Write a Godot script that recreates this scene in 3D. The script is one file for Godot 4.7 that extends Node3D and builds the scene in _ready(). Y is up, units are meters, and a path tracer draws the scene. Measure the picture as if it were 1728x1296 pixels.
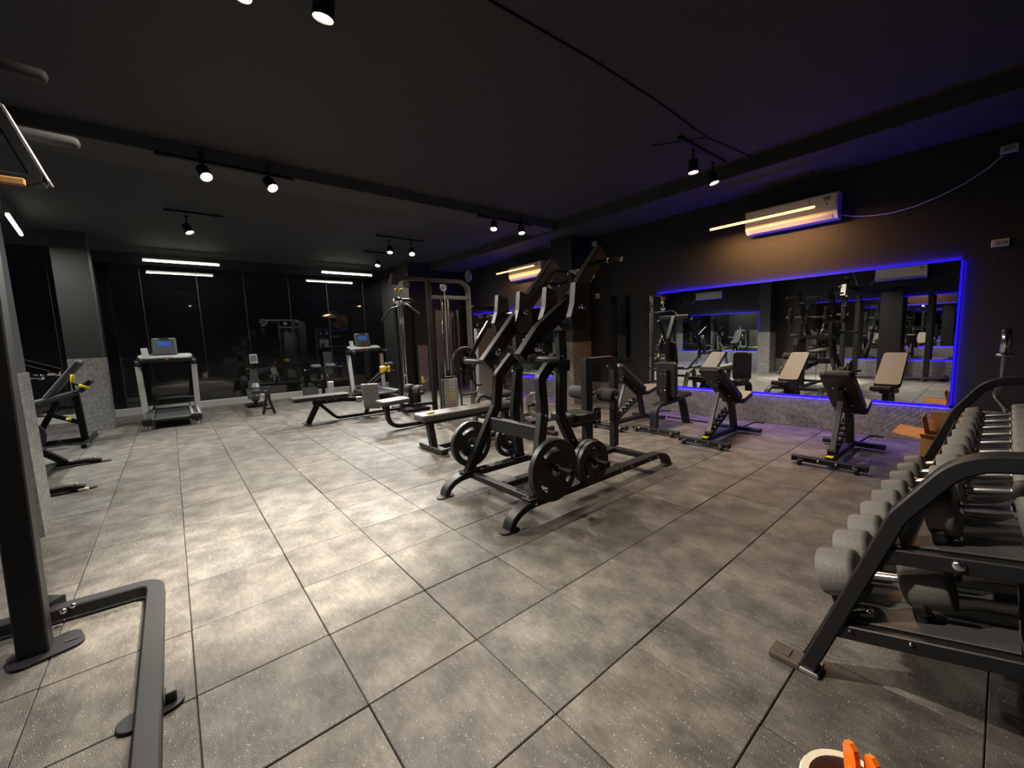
extends Node3D

# ---------------------------------------------------------------- mesh building
class MB:
	var v := PackedVector3Array()
	var n := PackedVector3Array()

	func tri(a: Vector3, b: Vector3, c: Vector3, na: Vector3, nb: Vector3, nc: Vector3) -> void:
		var g := (b - a).cross(c - a)
		if g.length_squared() < 1e-16:
			return
		if g.dot(na + nb + nc) > 0.0:
			v.append_array([a, c, b]); n.append_array([na, nc, nb])
		else:
			v.append_array([a, b, c]); n.append_array([na, nb, nc])

	func quad(a: Vector3, b: Vector3, c: Vector3, d: Vector3, na: Vector3, nb: Vector3, nc: Vector3, nd: Vector3) -> void:
		tri(a, b, c, na, nb, nc)
		tri(a, c, d, na, nc, nd)

	func flat(a: Vector3, b: Vector3, c: Vector3, d: Vector3, nn: Vector3) -> void:
		quad(a, b, c, d, nn, nn, nn, nn)

	# sweep a closed 2D profile (x across the path in its plane, y along up) along a path
	func sweep(path: Array, prof: Array, up: Vector3, smooth := false) -> void:
		var k := path.size()
		var ring := []
		var axes := []
		for i in k:
			var d0: Vector3 = (path[i] - path[i - 1]).normalized() if i > 0 else (path[1] - path[0]).normalized()
			var d1: Vector3 = (path[i + 1] - path[i]).normalized() if i < k - 1 else d0
			var t := (d0 + d1).normalized()
			var a := (up - t * up.dot(t)).normalized()
			var b := t.cross(a).normalized()
			var sc := 1.0 / maxf(0.35, sqrt(maxf(0.0, (1.0 + d0.dot(d1)) * 0.5)))
			var r := []
			for p in prof:
				r.append(path[i] + b * p.x * sc + a * p.y)
			ring.append(r)
			axes.append([b, a, t])
		var m := prof.size()
		for j in m:
			var p: Vector2 = prof[j]
			var q: Vector2 = prof[(j + 1) % m]
			var e := (q - p).normalized()
			var fn := Vector2(e.y, -e.x)
			var n0 := p.normalized() if smooth else fn
			var n1 := q.normalized() if smooth else fn
			for i in k - 1:
				var A: Array = axes[i]
				var B: Array = axes[i + 1]
				quad(ring[i][j], ring[i][(j + 1) % m], ring[i + 1][(j + 1) % m], ring[i + 1][j],
					A[0] * n0.x + A[1] * n0.y, A[0] * n1.x + A[1] * n1.y, B[0] * n1.x + B[1] * n1.y, B[0] * n0.x + B[1] * n0.y)
		for end in [0, k - 1]:
			var nn: Vector3 = -axes[0][2] if end == 0 else axes[k - 1][2]
			for j in range(1, m - 1):
				tri(ring[end][0], ring[end][j], ring[end][j + 1], nn, nn, nn)

	# rectangular tube: w across the path in its plane, h along up
	func rect(path: Array, w: float, h: float, up := Vector3.UP, bev := 0.006) -> void:
		var x := w * 0.5
		var y := h * 0.5
		var b := minf(bev, minf(x, y) * 0.6)
		sweep(path, [Vector2(x, -y + b), Vector2(x, y - b), Vector2(x - b, y), Vector2(-x + b, y), Vector2(-x, y - b), Vector2(-x, -y + b), Vector2(-x + b, -y), Vector2(x - b, -y)], up)

	func rod(path: Array, r: float, seg := 12) -> void:
		var prof := []
		for i in seg:
			var t := TAU * i / seg
			prof.append(Vector2(cos(t), sin(t)) * r)
		var d: Vector3 = (path[path.size() - 1] - path[0]).normalized()
		sweep(path, prof, Vector3.UP if absf(d.y) < 0.8 else Vector3(0.3, 0, 1).normalized(), true)

	# profile of (radius, height) turned about the y axis of xf
	func lathe(prof: Array, xf: Transform3D, seg := 20) -> void:
		var m := prof.size()
		var sn := []
		for i in m - 1:
			var e: Vector2 = (prof[i + 1] - prof[i]).normalized()
			sn.append(Vector2(e.y, -e.x))
		for i in m - 1:
			var n0: Vector2 = sn[i]
			var n1: Vector2 = sn[i]
			if i > 0 and sn[i - 1].dot(sn[i]) > 0.6:
				n0 = (sn[i - 1] + sn[i]).normalized()
			if i < m - 2 and sn[i + 1].dot(sn[i]) > 0.6:
				n1 = (sn[i + 1] + sn[i]).normalized()
			var p: Vector2 = prof[i]
			var q: Vector2 = prof[i + 1]
			for s in seg:
				var a := TAU * s / seg
				var b := TAU * (s + 1) / seg
				var ca := Vector3(cos(a), 0, sin(a))
				var cb := Vector3(cos(b), 0, sin(b))
				var up := Vector3.UP
				quad(xf * (ca * p.x + up * p.y), xf * (cb * p.x + up * p.y), xf * (cb * q.x + up * q.y), xf * (ca * q.x + up * q.y),
					xf.basis * (ca * n0.x + up * n0.y), xf.basis * (cb * n0.x + up * n0.y), xf.basis * (cb * n1.x + up * n1.y), xf.basis * (ca * n1.x + up * n1.y))

	# cylinder with rounded ends between two points
	func cyl(a: Vector3, b: Vector3, r: float, seg := 16, e := 0.004) -> void:
		var l := a.distance_to(b)
		e = minf(e, minf(r * 0.9, l * 0.45))
		lathe([Vector2(0, 0), Vector2(r - e, 0), Vector2(r, e), Vector2(r, l - e), Vector2(r - e, l), Vector2(0, l)], Transform3D(MB.basis_to(b - a), a), seg)

	static func basis_to(d: Vector3) -> Basis:
		var y := d.normalized()
		var x := y.cross(Vector3(0, 0, 1) if absf(y.z) < 0.9 else Vector3(1, 0, 0)).normalized()
		return Basis(x, y, x.cross(y))

	func box(c: Vector3, s: Vector3, bas := Basis.IDENTITY, bev := 0.004) -> void:
		var h := s * 0.5
		var b := minf(bev, minf(h.x, minf(h.y, h.z)) * 0.6)
		var xf := Transform3D(bas, c)
		var face := func(ax: int, sg: float) -> Array:
			var u := (ax + 1) % 3
			var w := (ax + 2) % 3
			var r := []
			for q in [[-1, -1], [1, -1], [1, 1], [-1, 1]]:
				var p := Vector3.ZERO
				p[ax] = sg * h[ax]
				p[u] = q[0] * (h[u] - b)
				p[w] = q[1] * (h[w] - b)
				r.append(xf * p)
			return r
		var f := {}
		for ax in 3:
			for sg in [-1.0, 1.0]:
				var nn := Vector3.ZERO
				nn[ax] = sg
				f[[ax, sg]] = face.call(ax, sg)
				var r: Array = f[[ax, sg]]
				flat(r[0], r[1], r[2], r[3], bas * nn)
		if b <= 0.0:
			return
		for ax in 3:
			var u := (ax + 1) % 3
			var w := (ax + 2) % 3
			for su in [-1.0, 1.0]:
				for sw in [-1.0, 1.0]:
					var pts := []
					for e in [-1.0, 1.0]:
						for ab in [0, 1]:
							var p := Vector3.ZERO
							p[ax] = e * (h[ax] - b)
							p[u] = su * (h[u] - (b if ab == 1 else 0.0))
							p[w] = sw * (h[w] - (b if ab == 0 else 0.0))
							pts.append(xf * p)
					var nn := Vector3.ZERO
					nn[u] = su
					nn[w] = sw
					flat(pts[0], pts[1], pts[3], pts[2], bas * nn.normalized())
		for sx in [-1.0, 1.0]:
			for sy in [-1.0, 1.0]:
				for sz in [-1.0, 1.0]:
					var nn := bas * Vector3(sx, sy, sz).normalized()
					tri(xf * Vector3(sx * h.x, sy * (h.y - b), sz * (h.z - b)), xf * Vector3(sx * (h.x - b), sy * h.y, sz * (h.z - b)), xf * Vector3(sx * (h.x - b), sy * (h.y - b), sz * h.z), nn, nn, nn)

	# upholstered pad: rounded rectangle sx by sz, thickness sy, corner radius r, edge rounding e
	func pad(sx: float, sy: float, sz: float, r: float, e: float, xf: Transform3D, taper := 1.0) -> void:
		var out := []
		var nor := []
		var cs := 5
		for q in [[1, 1, 0.0], [-1, 1, 0.25], [-1, -1, 0.5], [1, -1, 0.75]]:
			for i in cs + 1:
				var t: float = TAU * (q[2] + 0.25 * i / cs)
				out.append(Vector2(q[0] * (sx * 0.5 - r) + r * cos(t), q[1] * (sz * 0.5 - r) + r * sin(t)))
				nor.append(Vector2(cos(t), sin(t)))
		var rings := []
		var steps := 4
		for i in range(steps + 1):
			var t := PI * 0.5 * i / steps
			rings.append([e * (1.0 - cos(t)), -sy * 0.5 + e - e * sin(t), cos(t), -sin(t)])
		rings.reverse()
		for i in range(steps + 1):
			var t := PI * 0.5 * i / steps
			rings.append([e * (1.0 - cos(t)), sy * 0.5 - e + e * sin(t), cos(t), sin(t)])
		var m := out.size()
		var at := func(i: int, k: int) -> Vector3:
			var p: Vector2 = out[i] - nor[i] * rings[k][0]
			p.y *= lerpf(1.0, taper, p.x / sx + 0.5)
			return xf * Vector3(p.x, rings[k][1], p.y)
		var na := func(i: int, k: int) -> Vector3:
			return xf.basis * Vector3(nor[i].x * rings[k][2], rings[k][3], nor[i].y * rings[k][2])
		for k in rings.size() - 1:
			for i in m:
				var j := (i + 1) % m
				quad(at.call(i, k), at.call(j, k), at.call(j, k + 1), at.call(i, k + 1), na.call(i, k), na.call(j, k), na.call(j, k + 1), na.call(i, k + 1))
		for k in [0, rings.size() - 1]:
			var nn: Vector3 = xf.basis * Vector3(0, -1.0 if k == 0 else 1.0, 0)
			var c: Vector3 = xf * Vector3(0, rings[k][1], 0)
			for i in m:
				tri(c, at.call(i, k), at.call((i + 1) % m, k), nn, nn, nn)

	# polygon in the xy plane of xf, thickness th along z
	func poly(pts: Array, th: float, xf: Transform3D) -> void:
		var pk := PackedVector2Array(pts)
		var idx := Geometry2D.triangulate_polygon(pk)
		for sg in [-0.5, 0.5]:
			var nn: Vector3 = xf.basis * Vector3(0, 0, sign(sg))
			for i in range(0, idx.size(), 3):
				var c := []
				for q in 3:
					var p := pk[idx[i + q]]
					c.append(xf * Vector3(p.x, p.y, th * sg))
				tri(c[0], c[1], c[2], nn, nn, nn)
		var cw := 1.0 if Geometry2D.is_polygon_clockwise(pk) else -1.0
		for i in pk.size():
			var p := pk[i]
			var q := pk[(i + 1) % pk.size()]
			var e := (q - p).normalized()
			var nn := xf.basis * Vector3(-e.y * cw, e.x * cw, 0)
			flat(xf * Vector3(p.x, p.y, -th * 0.5), xf * Vector3(q.x, q.y, -th * 0.5), xf * Vector3(q.x, q.y, th * 0.5), xf * Vector3(p.x, p.y, th * 0.5), nn)

	func mesh() -> ArrayMesh:
		var a := []
		a.resize(Mesh.ARRAY_MAX)
		a[Mesh.ARRAY_VERTEX] = v
		a[Mesh.ARRAY_NORMAL] = n
		var me := ArrayMesh.new()
		me.add_surface_from_arrays(Mesh.PRIMITIVE_TRIANGLES, a)
		return me

# corners of a polyline rounded with radius r
static func fillet(path: Array, r: float, seg := 6) -> Array:
	var out := [path[0]]
	for i in range(1, path.size() - 1):
		var p: Vector3 = path[i]
		var a: Vector3 = (path[i - 1] - p)
		var b: Vector3 = (path[i + 1] - p)
		var ang := a.angle_to(b)
		var d := minf(r / tan(ang * 0.5), minf(a.length() * (0.98 if i == 1 else 0.49), b.length() * (0.98 if i == path.size() - 2 else 0.49)))
		var p0 := p + a.normalized() * d
		var p1 := p + b.normalized() * d
		for k in seg + 1:
			var t := float(k) / seg
			out.append(p0.lerp(p, t).lerp(p.lerp(p1, t), t))
	out.append(path[path.size() - 1])
	return out

static func V(x: float, y: float, z: float) -> Vector3:
	return Vector3(x, y, z)

# ---------------------------------------------------------------- scene tree
var used := {}

func numbered(called: String) -> String:
	if not used.has(called):
		used[called] = 0
		return called
	used[called] += 1
	return "%s_%03d" % [called, used[called]]

func thing(called: String, label: String, category: String, at := Vector3.ZERO, group := "", turn := 0.0) -> Node3D:
	var o := Node3D.new()
	o.name = numbered(called)
	add_child(o)
	o.position = at
	o.rotation.y = turn
	o.set_meta("label", label)
	o.set_meta("category", category)
	if group != "":
		o.set_meta("group", group)
	return o

func structure(called: String, m: MB = null, mat: Material = null) -> Node3D:
	var o: Node3D
	if m == null:
		o = Node3D.new()
	else:
		var mi := MeshInstance3D.new()
		mi.mesh = m.mesh()
		mi.material_override = mat
		o = mi
	o.name = called
	o.set_meta("kind", "structure")
	add_child(o)
	return o

# a part of a thing; world: the mesh is written in world coordinates
func part(t: Node3D, called: String, m: MB, mat: Material, label := "", world := false) -> MeshInstance3D:
	return part_mesh(t, called, m.mesh(), mat, label, world)

func part_mesh(t: Node3D, called: String, me: Mesh, mat: Material, label := "", world := false) -> MeshInstance3D:
	var mi := MeshInstance3D.new()
	mi.mesh = me
	mi.material_override = mat
	mi.name = called
	if label != "":
		mi.set_meta("label", label)
	t.add_child(mi, true)
	if world:
		mi.position = -t.position
	return mi

func copy_of(o: Node3D, at: Vector3, label: String, turn := 0.0) -> Node3D:
	var c: Node3D = o.duplicate()
	var base := String(o.name)
	if base.length() > 4 and base[-4] == "_" and base.right(3).is_valid_int():
		base = base.left(-4)
	c.name = numbered(base)
	add_child(c)
	c.position = at
	c.rotation.y = turn
	c.set_meta("label", label)
	return c

# ---------------------------------------------------------------- materials
var M := {}

func mat(key: String, lin: Color, rough: float, metal := 0.0) -> StandardMaterial3D:
	var m := StandardMaterial3D.new()
	m.albedo_color = lin.linear_to_srgb()
	m.roughness = rough
	m.metallic = metal
	m.resource_name = key
	M[key] = m
	return m

func glow(key: String, lin: Color, energy: float) -> StandardMaterial3D:
	var m := mat(key, Color(0.6, 0.6, 0.6), 0.5)
	m.emission_enabled = true
	m.emission = lin.linear_to_srgb()
	m.emission_energy_multiplier = energy
	return m

func noise_img(size: int, freq: float, seed_: int, oct := 4, type := FastNoiseLite.TYPE_SIMPLEX_SMOOTH) -> Image:
	var f := FastNoiseLite.new()
	f.seed = seed_
	f.noise_type = type
	f.frequency = freq
	f.fractal_octaves = oct
	return f.get_seamless_image(size, size)

func tex(im: Image) -> ImageTexture:
	im.generate_mipmaps()
	return ImageTexture.create_from_image(im)

func bump(m: StandardMaterial3D, im: Image, strength: float, size_m: float) -> void:
	var b := im.duplicate()
	b.bump_map_to_normal_map(strength)
	m.normal_enabled = true
	m.normal_texture = tex(b)
	m.normal_scale = 1.0
	world_map(m, size_m)

func world_map(m: StandardMaterial3D, size_m: float, shift := Vector3.ZERO) -> void:
	m.uv1_triplanar = true
	m.uv1_world_triplanar = true
	m.uv1_scale = Vector3.ONE / size_m
	m.uv1_offset = shift
	m.uv1_triplanar_sharpness = 8.0

func make_materials() -> void:
	var rng := RandomNumberGenerator.new()
	rng.seed = 71
	var fine := noise_img(512, 0.05, 3, 4)
	var grainy := noise_img(512, 0.22, 4, 3)
	mat("powder", Color(0.009, 0.009, 0.0095), 0.46).metallic_specular = 0.4
	bump(M.powder, grainy, 0.6, 0.12)
	mat("powder_grey", Color(0.0115, 0.012, 0.013), 0.48).metallic_specular = 0.4
	bump(M.powder_grey, grainy, 0.6, 0.12)
	mat("grey_paint", Color(0.07, 0.069, 0.066), 0.45)
	mat("vinyl", Color(0.009, 0.009, 0.0095), 0.4)
	bump(M.vinyl, fine, 1.2, 0.1)
	mat("vinyl_worn", Color(0.05, 0.048, 0.045), 0.5)
	bump(M.vinyl_worn, fine, 1.2, 0.1)
	mat("foam", Color(0.02, 0.02, 0.02), 0.75)
	bump(M.foam, grainy, 2.0, 0.1)
	mat("foam_grey", Color(0.03, 0.03, 0.03), 0.8)
	bump(M.foam_grey, grainy, 2.5, 0.1)
	mat("chrome", Color(0.82, 0.82, 0.82), 0.1, 1.0)
	mat("steel", Color(0.62, 0.61, 0.58), 0.28, 1.0)
	mat("cast", Color(0.35, 0.34, 0.33), 0.35, 1.0)
	mat("bolt", Color(0.8, 0.8, 0.78), 0.18, 1.0)
	mat("hex_rubber", Color(0.15, 0.142, 0.128), 0.62)
	var hr := noise_img(512, 0.03, 9, 5)
	M.hex_rubber.albedo_texture = tone(hr, Color(0.72, 0.72, 0.72), Color(1, 1, 1))
	bump(M.hex_rubber, grainy, 0.8, 0.16)
	mat("hex_cut", Color(0.008, 0.008, 0.008), 0.6)
	mat("plate_rubber", Color(0.013, 0.013, 0.013), 0.45)
	bump(M.plate_rubber, grainy, 0.8, 0.12)
	mat("plate_metal", Color(0.2, 0.19, 0.17), 0.4, 0.8)
	mat("foot_rubber", Color(0.06, 0.045, 0.035), 0.7)
	mat("paint", Color(0.011, 0.0112, 0.012), 0.6)
	bump(M.paint, noise_img(512, 0.06, 12, 4), 1.6, 0.5)
	mat("paint_ceiling", Color(0.042, 0.0415, 0.043), 0.8)
	bump(M.paint_ceiling, noise_img(512, 0.03, 13, 4), 1.5, 1.5)
	mat("white_plastic", Color(0.62, 0.62, 0.6), 0.35)
	mat("dirty_white", Color(0.42, 0.42, 0.4), 0.5)
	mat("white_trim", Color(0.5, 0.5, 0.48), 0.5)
	mat("black_plastic", Color(0.015, 0.015, 0.016), 0.3)
	mat("grey_plastic", Color(0.2, 0.2, 0.2), 0.4)
	mat("silver_plastic", Color(0.5, 0.49, 0.46), 0.45, 0.3)
	mat("tray_grey", Color(0.3, 0.34, 0.35), 0.35)
	mat("console_grey", Color(0.1, 0.11, 0.115), 0.4)
	mat("yellow", Color(0.75, 0.52, 0.01), 0.4)
	mat("red", Color(0.5, 0.03, 0.02), 0.4)
	mat("orange", Color(0.95, 0.17, 0.012), 0.35)
	mat("cream", Color(0.75, 0.66, 0.5), 0.6)
	mat("maroon", Color(0.035, 0.022, 0.022), 0.5)
	mat("cardboard", Color(0.42, 0.2, 0.065), 0.8)
	bump(M.cardboard, fine, 1.0, 0.2)
	mat("belt", Color(0.02, 0.02, 0.021), 0.8)
	bump(M.belt, grainy, 2.0, 0.08)
	mat("deck", Color(0.06, 0.06, 0.06), 0.5)
	mat("mirror", Color(0.86, 0.88, 0.87), 0.0, 1.0)
	var g := mat("pane", Color(0.6, 0.65, 0.66, 0.08), 0.02)
	g.transparency = BaseMaterial3D.TRANSPARENCY_ALPHA
	g.albedo_color = Color(0.1, 0.11, 0.12, 0.06)
	mat("mullion", Color(0.015, 0.015, 0.016), 0.5)
	mat("pad_dusty", Color(0.2, 0.195, 0.18), 0.6)
	bump(M.pad_dusty, fine, 1.2, 0.1)
	mat("beam_lit_paint", Color(0.06, 0.06, 0.061), 0.8)  # paler than the ceiling, light on the beam face put into the colour
	mat("night", Color(0.012, 0.013, 0.016), 0.9)
	mat("cable", Color(0.6, 0.6, 0.58), 0.5)
	glow("lens", Color(1.0, 0.88, 0.72), 60.0)
	glow("lens_cool", Color(0.95, 0.97, 1.0), 60.0)
	glow("tube_white", Color(1.0, 0.96, 0.78), 7.0)
	glow("tube_warm", Color(1.0, 0.5, 0.17), 3.2)
	glow("led_blue", Color(0.012, 0.004, 1.0), 1.1).albedo_color = Color(0.1, 0.1, 0.12)
	glow("screen", Color(0.035, 0.13, 0.55), 0.5).albedo_color = Color(0.05, 0.06, 0.1)
	# tread plate: raised lozenges in alternating directions
	var s := 512
	var im := Image.create(s, s, false, Image.FORMAT_L8)
	var cells := 16
	for y in s:
		for x in s:
			var fx := float(x) / s * cells
			var fy := float(y) / s * cells
			var ix := int(fx)
			var iy := int(fy)
			var p := Vector2(fx - ix - 0.5, fy - iy - 0.5)
			p = p.rotated(PI * 0.25 * (1.0 if (ix + iy) % 2 == 0 else -1.0))
			var d := 1.0 - pow(absf(p.x) / 0.56, 2.0) - pow(absf(p.y) / 0.17, 2.0)
			im.set_pixel(x, y, Color.from_hsv(0, 0, clampf(d * 2.0, 0.0, 1.0)))
	mat("tread_plate", Color(0.36, 0.355, 0.34), 0.42, 0.45)
	bump(M.tread_plate, im, 2.6, 0.5)
	M.tread_plate.roughness_texture = tone(noise_img(512, 0.02, 31, 4), Color(0.75, 0.75, 0.75), Color(1, 1, 1))
	M.tread_plate.albedo_texture = tone(noise_img(512, 0.012, 32, 5), Color(0.72, 0.71, 0.7), Color(1, 1, 1))
	# rubber floor tiles: smeared chalk and dust, granules, pale flecks with their glints painted white
	var S := 1024
	var coarse := noise_img(S, 0.006, 41, 5)
	var streak := noise_img(S, 0.02, 42, 5)
	var gran := noise_img(S, 0.35, 43, 2)
	var fl := Image.create(S, S, false, Image.FORMAT_RGB8)
	for y in S:
		for x in S:
			var a: float = coarse.get_pixel(x, y).r
			var b: float = streak.get_pixel((x * 3) % S, y).r
			var c: float = gran.get_pixel(x, y).r
			var t := 0.46 + 0.13 * (a - 0.5) * 2.0 + 0.06 * (b - 0.5) * 2.0 + 0.10 * (c - 0.5) * 2.0
			t = clampf(t, 0.2, 1.0)
			fl.set_pixel(x, y, Color(t, t * 0.965, t * 0.915))
	for i in 5000:
		var x := rng.randi_range(0, S - 1)
		var y := rng.randi_range(0, S - 1)
		var k := rng.randf_range(0.55, 1.0)
		fl.set_pixel(x, y, Color(k, k, k * 0.97))
		if rng.randf() < 0.6:
			fl.set_pixel((x + 1) % S, y, Color(k, k, k))
			fl.set_pixel(x, (y + 1) % S, Color(k, k, k))
			fl.set_pixel((x + 1) % S, (y + 1) % S, Color(k, k, k) * 0.9)
	var ft := tex(fl)
	var gn := gran.duplicate()
	gn.bump_map_to_normal_map(1.6)
	var gt := tex(gn)
	var k := 0
	for tint in [Color(0.74, 0.735, 0.715), Color(0.7, 0.69, 0.675), Color(0.78, 0.77, 0.745), Color(0.73, 0.715, 0.7), Color(0.76, 0.76, 0.75)]:
		var m := mat("tile_%d" % k, tint.srgb_to_linear(), 0.62)
		m.albedo_texture = ft
		m.normal_enabled = true
		m.normal_texture = gt
		world_map(m, 1.7, Vector3(0.37 * k, 0.11 * k, 0.61 * k))
		k += 1

func tone(im: Image, lo: Color, hi: Color) -> ImageTexture:
	var o := Image.create(im.get_width(), im.get_height(), false, Image.FORMAT_RGB8)
	for y in im.get_height():
		for x in im.get_width():
			o.set_pixel(x, y, lo.lerp(hi, im.get_pixel(x, y).r))
	return tex(o)

# ---------------------------------------------------------------- scene
const EYE := Vector3(0.057, 1.366, 1.959)

func _ready() -> void:
	var cam := Camera3D.new()
	cam.name = "camera"
	add_child(cam)
	cam.fov = 86.338
	cam.near = 0.05
	cam.far = 60.0
	cam.rotation_order = EULER_ORDER_YXZ
	cam.position = EYE
	cam.rotation_degrees = Vector3(-6.555, -39.583, -2.126)
	cam.current = true
	var we := WorldEnvironment.new()
	we.name = "world_environment"
	var e := Environment.new()
	e.background_mode = Environment.BG_COLOR
	e.background_color = Color(0.012, 0.014, 0.02)
	e.tonemap_mode = Environment.TONE_MAPPER_LINEAR
	e.tonemap_exposure = 1.0
	e.sdfgi_enabled = true
	e.ssao_enabled = true
	e.ssil_enabled = true
	we.environment = e
	add_child(we)
	make_materials()
	build_lights()
	build_room()
	build_floor()
	build_mirrors()
	build_objects()

func spot(t: Node3D, at: Vector3, to: Vector3, energy: float, col: Color, cone: float, size := 0.05) -> void:
	var l := SpotLight3D.new()
	l.name = "lamp_light"
	t.add_child(l, true)
	l.position = at - t.position
	var d := (to - at).normalized()
	l.basis = Basis.looking_at(d, Vector3.UP if absf(d.y) < 0.95 else Vector3(0, 0, 1))
	l.light_color = col.linear_to_srgb()
	l.light_energy = energy
	l.light_size = size
	l.spot_angle = cone
	l.spot_angle_attenuation = 0.7
	l.spot_range = 14.0
	l.spot_attenuation = 2.0
	l.shadow_enabled = true

func area(t: Node3D, at: Vector3, dir: Vector3, along: Vector3, size: Vector2, energy: float, col: Color) -> void:
	var l := AreaLight3D.new()
	l.name = "strip_light"
	t.add_child(l, true)
	l.position = at - t.position
	var z := -dir.normalized()
	var x := along.normalized()
	l.basis = Basis(x, z.cross(x), z)
	l.area_size = size
	l.area_range = 12.0
	l.area_attenuation = 2.0
	l.light_color = col.linear_to_srgb()
	l.light_energy = energy
	l.shadow_enabled = true

const WARM := Color(1.0, 0.91, 0.79)
const COOL := Color(0.92, 0.96, 1.0)

func spotlight(at: Vector3, to: Vector3, energy: float, col: Color, cone: float, label: String, beam := 0.0) -> void:
	var t := thing("track_spotlight", label, "spotlight", Vector3(at.x, 3.34, at.z), "track spotlights on the ceiling")
	var d := (to - at).normalized()
	var back := at - d * 0.13
	var m := MB.new()
	m.lathe([Vector2(0, 0), Vector2(0.042, 0), Vector2(0.05, 0.01), Vector2(0.055, 0.12), Vector2(0.058, 0.132), Vector2(0.058, 0.14), Vector2(0.052, 0.14), Vector2(0.049, 0.125), Vector2(0.0, 0.124)], Transform3D(MB.basis_to(d), back), 24)
	for i in 5:
		var c := back + d * (0.02 + 0.016 * i)
		m.cyl(c, c + d * 0.006, 0.057, 20, 0.001)
	part(t, "lamp_body", m, M.powder, "", true)
	m = MB.new()
	m.lathe([Vector2(0, 0.0), Vector2(0.03, 0.0), Vector2(0.044, -0.003), Vector2(0.049, -0.006)], Transform3D(MB.basis_to(d), back + d * 0.131), 24)
	part(t, "lamp_lens", m, M.lens if col == WARM else M.lens_cool, "glowing lens", true)
	m = MB.new()
	var mid := back + d * 0.06
	m.rod([V(mid.x, 3.335, mid.z), mid], 0.009, 10)
	m.box(V(mid.x, 3.325, mid.z), V(0.05, 0.03, 0.03))
	part(t, "lamp_stem", m, M.powder, "", true)
	spot(t, at + d * 0.03, to, energy, col, cone, 0.045)
	if beam > 0.0:  # hot centre of the reflector
		spot(t, at + d * 0.03, to, beam, col, 23, 0.045)

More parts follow.
